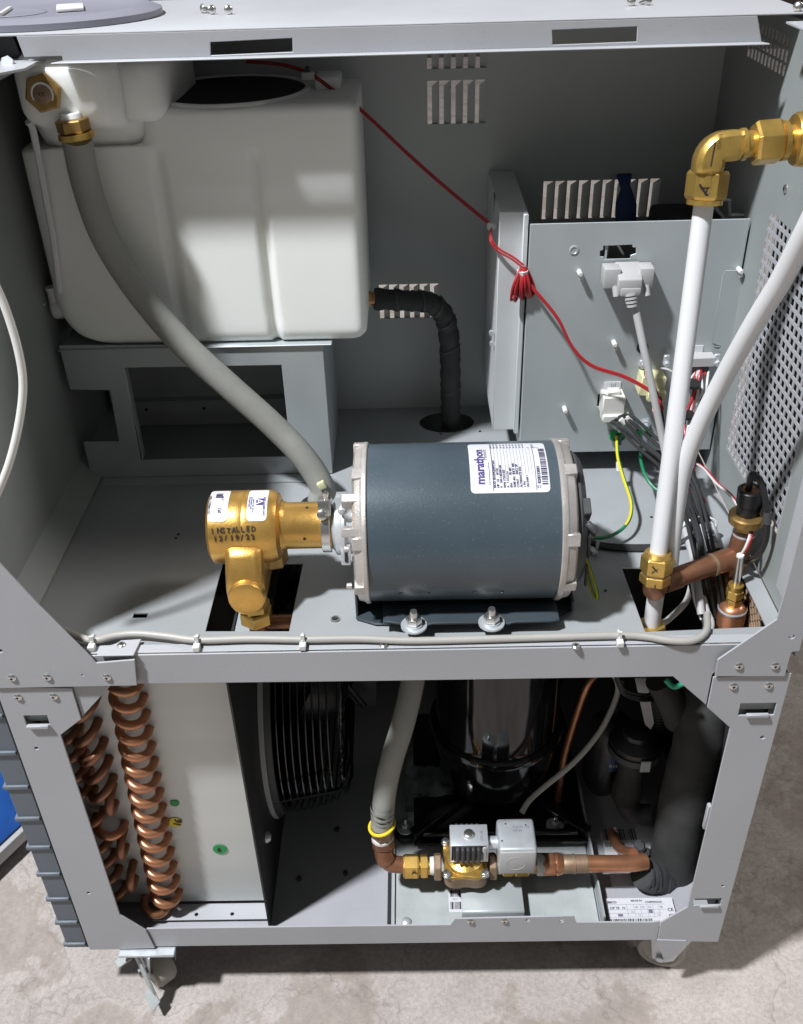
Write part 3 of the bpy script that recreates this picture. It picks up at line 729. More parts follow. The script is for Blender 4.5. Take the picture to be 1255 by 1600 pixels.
for a in (38, 62):
    a = math.radians(a); c = V(0, -math.sin(a), math.cos(a)); t = V(0, math.cos(a), math.sin(a))
    m.obox(V(.349, MY, MZ)+c*.066, V(.009, 0, 0), c*.010, t*.0042)
m.build('boss_rib', M['castal'], mo, .001, 1)
for a, x in ((75, .346), (112, .346)):
    a = math.radians(a); MB().lathe((x, MY-math.sin(a)*.07, MZ+math.cos(a)*.07), (-1, 0, 0), [(0, .003), (.004, .003), (.005, .002)], 10).build('through_bolt', M['castal'], mo)
MB().lathe((.5527, MY, MZ), (1, 0, 0), [(0, .066), (.004, .066), (.0095, .060), (.011, .02)], 40).build('rear_cover', M['tape'], mo)
m = MB().obox((.561, MY-.044, MZ+.040), (.0035, 0, 0), (0, .007, .004), (0, -.004, .007)); m.tube([(.561, MY-.055, MZ+.033), (.569, MY-.060, MZ+.026)], .0034, 8)
m.tube([(.561, MY-.048, MZ+.022), (.569, MY-.053, MZ+.016)], .0035, 8)
m.build('terminal_stub', M['tape'], mo, .0006, 1)
for z in (-.012, .02): MB().obox((.5640, MY-.058, MZ+z-.012), (.001, 0, 0), (0, .002, 0), (0, .001, .011)).build('vent_slit', M['inkblack'], mo)
# base: cradle and flanged foot
m = MB().prism([(x, y, .5835) for x, y in ((.3465, .045), (.366, .036), (.540, .036), (.558, .050), (.558, .155), (.3465, .155))], (0, 0, .0025))
m.prism([(.3465, y, z) for y, z in ((.048, .586), (.142, .586), (.142, .66), (.125, .63), (.065, .63), (.048, .66))], (.0026, 0, 0))
m.prism([(.5555, y, z) for y, z in ((.048, .586), (.142, .586), (.142, .60), (.048, .60))], (.0026, 0, 0))
m.prism([(.372, y, z) for y, z in ((.055, .586), (.135, .586), (.12, .594), (.07, .594))], (.165, 0, 0))
m.build('cradle', M['base'], mo, .0008, 1)
def foot(ya, yb):
    m = MB(); xs = [.3735, .377, .392, .397, .415, .420, .438+.0, .444, .468, .474, .492, .498, .534, .541]
    zt_ = [.0135, .0155, .0155, .0135, .0135, .0155, .0155, .0155, .0155, .0135, .0135, .0155, .0155, .0145]
    vs = []
    for x, z in zip(xs, zt_):
        e = .0 if .38 < x < .536 else .0035
        vs += [(x, ya+e, .5828+z-.003), (x, yb, .5828+z-.003), (x, yb, .5828+z), (x, ya+e, .5828+z)]
    k = len(xs); fs = [(i*4+j, i*4+(j+1) % 4, (i+1)*4+(j+1) % 4, (i+1)*4+j) for i in range(k-1) for j in range(4)]+[(0, 1, 2, 3), ((k-1)*4+3, (k-1)*4+2, (k-1)*4+1, (k-1)*4)]
    return m.add(vs, fs).build('foot_flange', M['base'], mo, .0007, 1)
foot(.0215, .048); foot(.17, .143)
m = MB().box(.374, .54, .0485, .0505, .586, .598); m.box(.374, .54, .1395, .1415, .586, .598); m.build('foot_web', M['base'], mo)
def bolt():
    m = MB().lathe((0, 0, 0), (0, 0, 1), [(0, .0125), (.0018, .0125)], 24); m.lathe((0, 0, .0018), (0, 0, 1), [(0, .0085), (.002, .0085)], 20)
    o = m.build('washer', M['zinc'], mo, local=True)
    MB().nut((0, 0, .004), (0, 0, 1), 0, .0065, .0078).build('nut', M['steel'], o, .0003, 1, smooth=False, local=True)
    MB().lathe((0, 0, .010), (0, 0, 1), [(0, .0038), (.007, .0038), (.0085, .003)], 14).build('stud', M['steel'], o, local=True)
    return o
bo = bolt(); zf = .5828+.0138
p1, p2 = at(647, 978, z=zf), at(768, 974, z=zf)
place(bo, p1); copies(bo, [p2, (p1.x, .155, zf), (p2.x, .155, zf)], mo)
# nameplate, wrapped on the shell
def phi_px(py, x):      # angle on the shell (0 = top, towards the viewer) seen at this image row
    best = None
    for i in range(-200, 1200):
        a = math.radians(i*.1); P = V(x, MY-math.sin(a)*MR, MZ+math.cos(a)*MR); d = P-CAM; k = d.dot(FW); y = 800-FPX*d.dot(UP)/k
        if best is None or abs(y-py) < best[0]: best = (abs(y-py), a)
    return best[1]
X0, X1 = .4565, .5275
A1 = phi_px(770, .50); A0 = math.radians(-14)
RN = MR+.0005
NS = 1.0
def NP(u, v, r=RN):  # u along the axis, v arc length upwards from the lower edge
    a = A1-v/MR; return V(X0+u*NS, MY-math.sin(a)*r, MZ+math.cos(a)*r)
HN = (A1-A0)*MR; WN = X1-X0
def wrapped(outer, f, name, m, parent, du=.004):
    """a thin rounded sheet following a curved surface"""
    us = [p[0] for p in outer]; vs_ = [p[1] for p in outer]; u0, u1, v0, v1 = min(us), max(us), min(vs_), max(vs_)
    n = 24; k = 22; r = .004; mb = MB(); vv = []
    for i in range(n+1):
        v = v0+(v1-v0)*(1-math.cos(PI*i/n))/2; ins = 0
        if v-v0 < r: ins = r-math.sqrt(max(0, r*r-(r-(v-v0))**2))
        if v1-v < r: ins = r-math.sqrt(max(0, r*r-(r-(v1-v))**2))
        vv += [f(u0+ins+(u1-u0-2*ins)*j/k, v) for j in range(k+1)]
    return mb.add(vv, [(i*(k+1)+j, i*(k+1)+j+1, (i+1)*(k+1)+j+1, (i+1)*(k+1)+j) for i in range(n) for j in range(k)]).build(name, m, parent)
NS = .071/.078; WN = .078
npl = wrapped(rect(0, 0, WN, HN), NP, 'nameplate', M['label'], mo)
NP2 = lambda u, v: NP(u, v, RN+.0003)
H2 = PI/2
lettering(npl, M['purple'], NP2, [('marathon', .0140, .0085, .0125, H2, .028, .93)])
lettering(npl, M['greyink'], NP2, [('Motors', .0178, .0365, .0058, H2, 0)])
rows = [('MOD 5KH39QN9473AX', 0), ('HP  1/3     60 HZ', 0), ('V   100-120/200-240', 0), ('RPM 1725/1425', 0), ('A   7.1/3.2-3.6', 0), ('SFA          FR 48Y', 0), ('AMB 40C  INS B  SER', 0), ('CONT      ENCL DP', 0), ('ALTERNATE 5/24', 0), ('1 PH', 0), ('LR13499 1', 0)]
tx = [(t, .0248+i*.00325, .005, .0031, H2, .035, .95) for i, (t, _) in enumerate(rows)]
tx += [('B20J153001', .0690, .0085, .0040, H2, .04), ('SER', .0668, .004, .002, H2, 0), ('NO', .0690, .004, .002, H2, 0)]
ln = [(.0188, .008, .0193, .033), (.0221, .002, .0227, HN-.006), (.0644, .002, .0649, HN-.004)]
ln += [(.0256+i*.00325, .018, .02578+i*.00325, HN-.014) for i in range(13)]
lettering(npl, M['ink'], NP2, tx, ln+barcode(.0705, .0075, .0765, HN-.013, 30, 'v'))
lettering(npl, M['greyink'], NP2, [('THERMALLY PROTECTED', .0238+i*.0032, HN-.013, .0023, H2, .03, .6) for i in range(3)]+[('LINE 1  LINE 2', .034+i*.0032, HN-.0125, .0023, H2, .03, .7) for i in range(8)]+[('MADE IN', .0668, HN-.013, .0024, H2, 0), ('Motor 30', .071, HN-.011, .003, PI, 0)])

# ---------------------------------------------------------------- pump
PY, PZ, PR = .095, .6625, .0352
pu = thing('brass_pump', 'gold bronze rotary vane pump with white labels clamped to the motor', 'pump', (.245, PY, ZS))
MB().lathe((.2085, PY, PZ), (1, 0, 0), [(0, .020), (0, PR-.004), (.003, PR), (.028, PR), (.0335, PR), (.034, PR-.0002), (.036, PR+.0004), (.0385, PR), (.060, PR), (.066, PR-.003), (.0685, PR-.009), (.0685, .02)], 72).build('pump_body', M['bronze'], pu)
MB().lathe((.276, PY, PZ), (1, 0, 0), [(0, .0255), (.004, .0238), (.006, .0228), (.052, .0228)], 56).build('adapter_tube', M['bronze'], pu)
for px, py in ((477, 793), (478, 842)):
    p = at(px, py, y=.08); a = math.atan2(-(p.y-PY), p.z-PZ)
    # hole sits on the tube surface where the camera sees it
    best = min(range(0, 120), key=lambda d: abs((lambda P: 800-FPX*(P-CAM).dot(UP)/(P-CAM).dot(FW)-py)(V(p.x, PY-math.sin(math.radians(d))*.0228, PZ+math.cos(math.radians(d))*.0228))))
    a = math.radians(best); c = V(0, -math.sin(a), math.cos(a))
    MB().lathe(V(p.x, PY, PZ)+c*.0226, c, [(0, .0016), (.0004, .0016)], 10).build('weep_hole', M['inkblack'], pu)
m = MB(); 
def portsec(z, hw, y0): return [(.2435+sx*hw, y, z) for sx, y in ((-1, PY), (1, PY), (1, y0+.006), (.7, y0), (-.7, y0), (-1, y0+.006))]
secs = [portsec(.6030, .0165, .040), portsec(.610, .0180, .0370), portsec(.625, .0185, .0370), portsec(.640, .0182, .042), portsec(.656, .0178, .0505), portsec(.661, .0176, .0545), portsec(.6635, .0170, .062)]
n = 6; m.add([p for s in secs for p in s], [(k*n+i, k*n+(i+1) % n, (k+1)*n+(i+1) % n, (k+1)*n+i) for k in range(len(secs)-1) for i in range(n)]+[tuple(range(n)), tuple((len(secs)-1)*n+i for i in range(n))])
m.build('port_body', M['bronze'], pu, .002, 2)
MB().lathe((.2455, .040, .6205), (0, -1, .12), [(0, .0180), (.005, .0177), (.007, .0167), (.0078, .0150), (.0072, .001)], 36).build('relief_cap', M['bronze'], pu)
pn = at(405, 968, y=.052)
MB().nut((.2480, .053, .6035), (0, 0, -1), 0, .0095, .0150).build('hex_nipple', M['brass'], pu, .0004, 1, smooth=False)
MB().nut((.2485, .053, .5935), (0, 0, -1), 0.0, .0155, .0165, rot=.0).build('hex_nut', M['brass'], pu, .0004, 1, smooth=False)
MB().lathe((.2485, .053, .580), (0, 0, -1), [(0, .009), (.06, .009)], 16).build('copper_stub', M['copperold'], pu)
MB().nut((.265, .098, .625), (0, 0, -1), -.006, .01, .0135).build('hex_nut', M['brassold'], pu, smooth=False)
MB().tube([(.25, .09, .545), (.30, .09, .545)], .008, 12).build('copper_crosspipe', M['copperold'], pu)
def PP(u, v, r): a = v/PR; return V(.2085+u, PY-math.sin(a)*r, PZ+math.cos(a)*r)     # v: arc from the top towards the viewer
def vph(py, x=.24):
    return PR*min((math.radians(i*.25) for i in range(-80, 480)), key=lambda a: abs((lambda P: 800-FPX*(P-CAM).dot(UP)/(P-CAM).dot(FW)-py)(V(x, PY-math.sin(a)*PR, PZ+math.cos(a)*PR))))
va, vb = -.012, vph(815)
l1 = wrapped(rect(.003, va, .0215, vb), lambda u, v: PP(u, v, PR+.0005), 'sticker', M['label'], pu)
l2 = wrapped(rect(.0395, va, .0585, vb), lambda u, v: PP(u, v, PR+.0005), 'sticker', M['label'], pu)
PQ = lambda u, v: PP(u, v, PR+.0008)
lettering(l1, M['ink'], PQ, [('170', .0155, vb-.0145, .0046, H2, .04, .9), ('04/12', .0165, vb-.029, .003, H2, .01), ('PART 111A070F11XX', .005, vb-.029, .0026, H2, .04, .9), ('1', .0158, vb-.004, .003, H2, 0)], barcode(.0085, vb-.034, .0150, vb-.0255, 14, 'v'))
# logo: white letter A in a purple block, with small print
u0, u1, v0, v1 = .0478, .0550, vb-.0240, vb-.0160
lm = MB(); lm.add([PQ(*p) for p in ((u0, v0), (u1, v0), (u1, v1), (u0, v1))], [(0, 1, 2, 3)]); lm.build('logo_block', M['purple'], l2, smooth=False)
PQ2 = lambda u, v: PP(u, v, PR+.0011)
lm = MB(); vm = (v0+v1)/2
for q in (((u0, v0+.0004), (u0, v0+.0018), (u1-.0004, vm+.0008), (u1-.0004, vm-.0004)), ((u0, v1-.0004), (u0, v1-.0018), (u1-.0004, vm-.0008), (u1-.0004, vm+.0004)), ((u0+.002, vm-.0018), (u0+.0028, vm-.0018), (u0+.0028, vm+.0018), (u0+.002, vm+.0018))):
    lm.add([PQ2(*p) for p in q], [(0, 1, 2, 3)])
lm.build('logo_letter', M['label'], l2, smooth=False)
lettering(l2, M['purple'], PQ, [('FLUID SYSTEMS ONLY', .0565, vb-.026, .0026, H2, .04, .85), ('Pump is for use in', .0458, vb-.0235, .0021, H2, .03), ('this machine only', .0438, vb-.0265, .0021, H2, .03), ('see guide page', .0418, vb-.0265, .0021, H2, .03)])
def hand(txt, u, py, size, step, wob):
    out = []
    for i, ch in enumerate(txt):
        out.append((ch, u+i*step, -(vph(py-i*.25)+random.uniform(-.0006, .0006)), size*random.uniform(.92, 1.06), random.uniform(-wob, wob)+.05, .034, .85))
    return out
lettering(pu, M['marker'], lambda u, v: PP(u, -v, PR+.0010), hand('INSTALLED', .0070, 833, .0072, .00462, .12)+hand('12/19/22', .0085, 845, .0080, .0051, .12), name='handwriting')
# clamps on the adapter
m = MB().lathe((.3165, PY, PZ), (1, 0, 0), [(0, .0235), (0, .0268), (.0085, .0268), (.0085, .0235)], 56); m.build('band_clamp', M['steel'], pu, .0004, 1)
m = MB().obox((.321, PY-.012, PZ+.0295), (.0062, 0, 0), (0, .007, -.002), (0, .002, .0075)); m.build('clamp_block', M['steel'], pu, .0012, 2)
MB().lathe((.322, PY-.012, PZ+.036), (.15, -.15, 1), [(0, .0026), (.010, .0026), (.011, .002)], 10).build('clamp_screw', M['steel'], pu)
m = MB().lathe((.319, PY-.021, PZ+.026), (0, -1, .45), [(0, .0052), (.002, .0050), (.003, .003)], 14); m.build('clamp_screw', M['steel'], pu)
MB().lathe((.326, PY, PZ), (1, 0, 0), [(0, .023), (.002, .0255), (.004, .0295), (.0095, .0300), (.0098, .0318), (.0135, .0322), (.0135, .029), (.024, .028)], 56).build('motor_collar', M['zinc'], pu, .0003, 1)
m = MB().obox((.3375, PY-.010, PZ+.0345), (.0058, 0, 0), (0, .007, -.0015), (0, .0015, .0062)); m.lathe((.338, PY-.018, PZ+.031), (0, -1, .1), [(0, .0042), (.006, .0042), (.008, .003)], 10); m.build('clamp_block', M['zinc'], pu, .001, 2)
m = MB().obox((.3395, PY-.0315, PZ-.013), (.0046, 0, 0), (0, .0016, 0), (0, .0028, .010)); m.build('clamp_tongue', M['zinc'], pu, .0008, 1)
MB().obox((.3400, PY-.0325, PZ-.013), (.0016, 0, 0), (0, .0012, 0), (0, .0022, .0060)).build('tongue_slot', M['inkblack'], pu)

# ---------------------------------------------------------------- electronics box
YB = .308
_at = at
def at(px, py, **k):
    """this box stands further forward than its wires were first laid out"""
    if 'y' in k and .08 < k['y'] < .44: k['y'] -= .044*max(0, min(1, (k['y']-.08)/.22))
    return _at(px, py, **k)
bx = thing('electronics_box', 'galvanised metal electronics box with connectors at the right rear of the shelf', 'box', (.65, .42, ZS))
def B(px, py, y=YB): return F(px, py, y)
bt = B(834, 350)[1]; bl = B(834, 350)[0]-.003; bb_ = B(880, 707)[1]
def hull(px0, py0, px1, py1): 
    a, b = B(px0, py0), B(px1, py1); return rect(min(a[0], b[0]), min(a[1], b[1]), max(a[0], b[0]), max(a[1], b[1]))
face = MB().plate([(bl, bb_), (W-.0062, bb_), (W-.0062, bt), (bl, bt)],
   [[B(938, 392), B(943, 391), B(943, 384.5), B(988, 382.5), B(989, 387), B(994, 387), B(994, 396), B(985, 399), B(985, 404), B(944, 405), B(944, 401), B(938, 401)],
    hull(935, 616, 974, 634), hull(999, 584, 1034, 606)], XZ(YB), (0, .0015, 0))
face.box(bl, bl+.0015, YB+.0016, D-.004, bb_, bt-.0016)
face.box(bl+.0016, W-.007, YB+.0016, D-.004, bb_, bb_+.0014)
face.build('front_panel', M['galv'], bx, .0005, 1)
MB().box(bl+.002, W-.008, YB+.03, YB+.032, bb_, bt-.06).build('inner_board', M['darkin'], bx)
m = MB()
a, b = B(946, 386), B(958, 403); m.obox(V((a[0]+b[0])/2, YB+.012, (a[1]+b[1])/2), (.0012, 0, 0), (.003, .01, 0), (0, 0, .0075))
a = B(972, 394); m.obox(V(a[0], YB+.012, a[1]), (.0008, 0, .0008), (0, .004, 0), (.004, 0, -.006)); m.build('inner_strip', M['galv'], bx)
# left column of the box
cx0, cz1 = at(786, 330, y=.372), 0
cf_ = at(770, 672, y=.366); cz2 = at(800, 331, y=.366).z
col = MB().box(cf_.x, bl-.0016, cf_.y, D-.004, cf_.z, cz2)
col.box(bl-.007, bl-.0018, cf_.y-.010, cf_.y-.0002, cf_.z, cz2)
col.build('side_column', M['galv_lit'], bx, .0008, 1)
m = MB().prism([at(771, 288, y=.44), at(786, 331, y=.371), at(785, 388, y=.371), at(772, 362, y=.44)], (.0012, 0, 0)); m.build('vent_cheek', M['trayp'], bx)
m = MB()
for i in range(7):
    t = i/7; p = at(774+t*8.5, 300+t*26, y=.435-.052*t); q = at(774+t*8.5, 352+t*22, y=.435-.052*t); m.obox((p+q)/2+V(-.0012, 0, 0), (.0004, 0, 0), (0, .0012, 0), (q-p)/2)
m.build('vent_slit', M['inkblack'], bx)
m = MB().lathe(at(768, 519, y=.38), (0, -1, 0), [(0, .003), (.004, .003)], 8); m.lathe(at(769, 536, y=.38), (0, -1, 0), [(0, .003), (.004, .003)], 8); m.build('panel_nut', M['zinc'], bx)
# bracket and odds on the box top
m = MB().tube([at(1118, 311, y=.38), at(1140, 313, y=.38), at(1141, 336, y=.38), at(1182, 337, y=.38)], .0022, 4); m.build('z_bracket', M['trayp'], bx)
MB().prism([at(1112, 322, y=.40), at(1117, 318, y=.40), at(1134, 340, y=.40), at(1130, 342, y=.40)], (0, .01, 0)).build('top_strip', PT, bx)
MB().box(bl+.150, W-.012, YB+.07, YB+.13, bt-.06, bt-.02).build('dark_bundle', M['rubber'], bx, .006, 2)
btape = [at(963, 274, y=.47), at(988, 272, y=.47), at(985, 290, y=.465), at(995, 320, y=.455), at(994, 352, y=.45), at(963, 353, y=.45), at(962, 318, y=.455), at(970, 296, y=.465)]
tag(MB().prism(btape, (.001, .006, 0)).build('tape_strip', M['bluetape'], None, .0012, 1), 'dark blue tape strip draped over the rear louvres behind the metal box', 'tape')
# outline of the access plate: a shallow groove of real depth
g = [_at(1174, 422, y=YB-.0007), _at(1134, 423, y=YB-.0007), _at(1130, 430, y=YB-.0007), _at(1113, 536, y=YB-.0007), _at(1116, 541, y=YB-.0007), _at(1126, 542, y=YB-.0007), _at(1122, 564, y=YB-.0007), _at(1128, 571, y=YB-.0007)]
MB().tube(g, .0004, 4).build('plate_edge', M['trayp'], bx)
pts = [_at(*q, y=YB-.0012) for q in ((1174, 423), (1135, 424), (1131, 431), (1114, 536), (1127, 541), (1123, 564), (1131, 571), (1146, 571))]
MB().prism(pts, (0, .0008, 0)).build('access_plate', M['galv'], bx)
p = _at(897, 391, y=YB); MB().lathe(p, (0, -1, 0), [(0, .0052), (.0006, .0050), (.001, .0036), (.0004, .003), (.0003, .001)], 20).build('pressed_stud', M['galv'], bx)
p = _at(1004, 543, y=YB); MB().lathe(p, (0, -1, 0), [(0, .0065), (.0006, .0065)], 24).build('ground_disc', M['inkblack'], bx)
q = [p+V(a, -.0009, b) for a, b in ((-.004, .0), (.004, 0), (.004, -.0007), (-.004, -.0007))]
gm = MB().add(q, [(0, 1, 2, 3)]); gm.add([p+V(a, -.0009, b) for a, b in ((-.0026, -.0018), (.0026, -.0018), (.0026, -.0025), (-.0026, -.0025))], [(0, 1, 2, 3)]); gm.add([p+V(a, -.0009, b) for a, b in ((-.0004, 0), (.0004, 0), (.0004, .0042), (-.0004, .0042))], [(0, 1, 2, 3)])
gm.build('ground_symbol', M['label'], bx, smooth=False)
# small white nylon pegs
def peg(): 
    m = MB().lathe((0, 0, 0), (0, -1, 0), [(0, .0028), (.009, .0028), (.0105, .0020)], 10); m.lathe((0, -.004, .001), (.25, -.35, -.9), [(0, .0026), (.008, .0022), (.009, .001)], 8); return m.build('nylon_peg', M['nylon'], bx, local=True)
pg = peg(); place(pg, _at(905, 424, y=YB)); copies(pg, [_at(959, 534, y=YB), _at(882, 637, y=YB), _at(1154, 420, y=YB)], bx)
p = at(830, 413, y=.362); MB().box(p.x-.004, p.x+.003, .356, .362, p.z-.004, p.z+.004).build('tie_mount', M['nylon'], bx, .001)
p = at(816, 529, y=.372); MB().lathe(p, (0, -1, 0), [(0, .003), (.008, .003)], 8).build('nylon_stub', M['nylon'], bx)

# DB connector with its cable
dc = _at(980, 436, y=YB-.012); s_ = .0118
dbc = thing('serial_plug', 'light grey trapezoid serial plug with thumbscrews and grey cable on the metal box', 'plug', (dc.x, YB, dc.z))
m = MB().obox(dc+V(-.0175, 0, .004), (.0085, 0, 0), (0, .010, 0), (0, 0, .0105)); m.obox(dc+V(.0180, 0, .004), (.0072, 0, 0), (0, .010, 0), (0, 0, .0105))
m.build('plug_shoulder', M['gcable'], dbc, .0012, 2)
dm = MB().prism([(dc.x-.012, YB-.030, dc.z+.006), (dc.x+.012, YB-.030, dc.z+.006), (dc.x+.013, YB-.003, dc.z+.016), (dc.x-.013, YB-.003, dc.z+.016)], (0, 0, -.017))
dm.obox(dc+V(.001, -.013, -.0075), (.0105, 0, 0), (0, .006, 0), (0, 0, .0045)); dm.build('plug_body', M['gcable'], dbc, .0014, 2)
for i in range(4): MB().lathe(dc+V(.0015+i*.0008, -.014-i*.0012, -.010-i*.0036), (.15, -.25, -.9), [(0, .0074-i*.0006), (.0024, .0074-i*.0006)], 16).build('strain_ring', M['gcable'], dbc)
for sx in (-.0135, .0185): MB().lathe(dc+V(sx, -.008, -.004), (.12, -.35, -.8), [(0, .0036), (.011, .0034), (.0115, .0028)], 12).build('thumbscrew', M['gcable'], dbc)
cpts = [dc+V(.003, -.017, -.02), at(992, 480, y=.325), at(1006, 545, y=.31), at(1022, 620, y=.295), at(1036, 690, y=.28), at(1050, 760, y=.25), at(1068, 820, y=.2), at(1085, 880, y=.13), at(1096, 960, y=.08)]
MB().tube(spline(cpts), .0042, 10).build('cable', M['gcable'], dbc)

# labelled white power connector
wc = _at(957, 632, y=YB-.010)
pc_ = thing('power_connector', 'white square connector with black wires under a small label on the metal box', 'connector', (wc.x, YB, wc.z-.02))
m = MB().obox(wc+V(-.0005, 0, .002), (.0125, 0, 0), (0, .011, 0), (0, 0, .0125)); m.obox(wc+V(.003, -.006, -.011), (.0155, 0, 0), (0, .009, 0), (0, 0, .0045)); m.obox(wc+V(0, 0, .016), (.007, 0, 0), (0, .006, 0), (0, 0, .003))
m.build('connector_body', M['whitec'], pc_, .0012, 1)
p = _at(957, 602, y=YB-.0008); lb = MB().box(p.x-.0095, p.x+.0095, p.y-.0002, YB, p.z-.0042, p.z+.0042).build('label_tag', M['label'], pc_)
lettering(lb, M['greyink'], lambda u, v: V(p.x+.003-u, p.y-.0005, p.z+.002-v), [('J12', -.001, .0, .005, 0, .0)])
def wires(root, pts, n, r, m, spread, jit=.002, name='wire'):
    for i in range(n):
        rr_ = random.Random(i*7+n)
        off = [V(rr_.uniform(-1, 1), rr_.uniform(-1, 1), rr_.uniform(-1, 1))*jit for _ in pts]; off[0] = off[0]*.2
        base = V(spread[0]*(i-(n-1)/2), spread[1]*(i-(n-1)/2), spread[2]*(i-(n-1)/2))
        MB().tube(spline([Vector(p)+base*(.5 if k == 0 else 1)+o for k, (p, o) in enumerate(zip(pts, off))], 7), r, 7).build(name, m if not isinstance(m, (list, tuple)) else m[i % len(m)], root)
wires(pc_, [wc+V(.001, -.014, -.012), at(975, 660, y=.318), at(1008, 690, y=.30), at(1048, 725, y=.26), at(1075, 770, y=.22), at(1092, 830, y=.16), at(1108, 900, y=.11), at(1118, 965, y=.10)], 5, .0019, M['rubber'], (.0042, 0, .003), .0022)
for px, py in ((970, 655), (979, 652)):
    p = at(px, py, y=.318); MB().lathe(p, (.6, -.1, -.6), [(0, .003), (.007, .003)], 8).build('wire_marker', M['nylon'], pc_)
# beige connector and neighbours
bc = _at(1017, 598, y=YB-.010)
bcn = thing('cream_plug', 'cream yellow multi pin plug behind the grey cable on the metal box', 'connector', (bc.x, YB, bc.z-.015))
m = MB().obox(bc, (.0135, 0, -.001), (0, .011, 0), (.001, 0, .0115)); m.obox(bc+V(.004, -.012, -.009), (.010, 0, 0), (0, .006, 0), (0, 0, .006)); m.build('plug_body', M['beige'], bcn, .001, 1)
wires(bcn, [bc+V(.006, -.014, -.008), at(1030, 640, y=.31), at(1040, 690, y=.29), at(1052, 740, y=.26), at(1075, 800, y=.2)], 4, .0016, [M['copper'], M['redw'], M['whitew'], M['blackp']], (.003, 0, 0), .003)
p = _at(1005, 567, y=YB); m = MB().nut(p, (0, -1, 0), 0, .004, .0062); m.lathe(p, (0, -1, 0), [(.004, .003), (.009, .003)], 10); m.obox(p+V(0, -.002, .006), (.004, 0, 0), (0, .0008, 0), (0, 0, .004)); m.build('ground_lug', M['zinc'], bcn)
wires(bcn, [p+V(.002, -.008, -.002), at(1012, 588, y=.33), at(1022, 610, y=.32), at(1034, 640, y=.31)], 2, .0016, [M['copper'], M['redw']], (.002, 0, 0), .001)
gt = tag(MB().tube(spline([at(1026, 575, y=.34), at(1045, 578, y=.33), at(1065, 592, y=.325)]), .0014, 6).build('clear_wire', M['gcable']), 'thin grey wire arching from the cream plug to behind the white tube', 'wire')
# ribbon plug at right with red and white wires
rc = _at(1088, 562, y=YB-.008)
rib = thing('ribbon_plug', 'silver grey plug with bundled red and white wires at the right of the metal box', 'connector', (rc.x, YB, rc.z-.02))
m = MB().obox(rc, (.019, 0, 0), (0, .008, 0), (0, 0, .0055)); m.build('plug_body', M['gcable'], rib, .0008, 1)
MB().obox(rc+V(-.002, -.002, -.0085), (.015, 0, 0), (0, .006, 0), (0, 0, .004)).build('plug_shell', M['blackp'], rib, .0006, 1)
m = MB()
for sx in (-.034, .021): m.lathe(rc+V(sx, -.001, -.001), (0, -1, 0), [(0, .0036), (.010, .0036)], 6); m.obox(rc+V(sx, -.004, .002), (.003, 0, 0), (0, .002, 0), (0, 0, .006))
m.build('jack_screw', M['zinc'], rib, .0004, 1)
p = _at(1090, 546, y=YB-.001); MB().box(p.x-.006, p.x+.006, p.y, YB, p.z-.0045, p.z+.0045).build('label_tag', M['label'], rib)
wp = [rc+V(.004, -.004, -.010), at(1090, 590, y=.325), at(1084, 620, y=.315), at(1078, 650, y=.305), at(1074, 690, y=.28), _at(1075, 735, y=.238), _at(1083, 762, y=.214), _at(1092, 790, y=.19)]
wires(rib, wp, 8, .0013, [M['redw'], M['whitew']], (.0016, .0004, .0), .0032)
wires(rib, [rc+V(.013, -.004, -.010), at(1100, 600, y=.325), at(1097, 640, y=.315), at(1086, 690, y=.28), _at(1078, 742, y=.236), _at(1086, 775, y=.205)], 2, .0014, [M['redw'], M['whitew']], (.0045, 0, 0), .001)
for q, y in (((1084, 598), .312), ((1075, 646), .30)):
    p = at(*q, y=y); MB().lathe(p, (-.1, .2, -1), [(0, .0085), (.004, .0085)], 10).build('cable_tie', M['blackp'], rib, .0006, 1)
# green earth rings and wires
def earth(px, py, cols, pts, lab, yp):
    p = _at(px, py, y=YB); t = thing('earth_wire', lab, 'wire', (p.x, YB, p.z-.01), 'earth wires on the metal box')
    m = MB().lathe(p+V(0, 0, .012), (0, -1, 0), [(0, .0072), (.001, .0072), (.0012, .0056), (.004, .0056), (.0045, .003), (.012, .003)], 6); m.build('stud_nut', M['zinc'], t)
    MB().tube([p+V(.0085*math.cos(a), -.004, .0062*math.sin(a)) for a in [2*PI*i/16 for i in range(16)]], .0016, 6, closed=True).build('washer_ring', M['green'], t)
    MB().lathe(p+V(0, -.002, 0), (0, -1, -.2), [(0, .0068), (.003, .0064)], 14).build('ring_cap', M['green'], t)
    MB().lathe(p+V(0, -.006, .002), (.1, -.4, -1), [(0, .0038), (.011, .0034)], 10).build('crimp_sleeve', M['slate'], t)
    sp = spline(pts, 8)
    MB().tube(sp, .0019, 8).build('wire', M[cols[0]], t)
    if len(cols) > 1: MB().tube([q+V(-.0007, -.0009, .0006) for q in sp[:34]], .00155, 6).build('stripe', M[cols[1]], t)
    return t
e1 = earth(964, 679, ['greenw', 'yelloww'], [at(964, 682, y=.345), at(966, 715, y=.315), at(975, 748, y=.275), at(987, 788, y=.228), at(980, 818, y=.195), at(955, 837, y=.175), at(925, 840, y=.168), at(900, 828, y=.163)], 'earth wire in green and yellow looping from the metal box to the motor', 0)
p = at(967, 722, y=.318); MB().lathe(p, (.05, -.3, -1), [(0, .0032), (.010, .0032)], 10).build('wire_marker', M['nylon'], e1)
earth(1006, 676, ['greenw'], [at(1003, 690, y=.33), at(1001, 715, y=.31), at(1008, 742, y=.272), at(1022, 762, y=.25), at(1040, 772, y=.236), at(1062, 790, y=.20)], 'plain green earth wire curving from the metal box behind the white tube', 0)
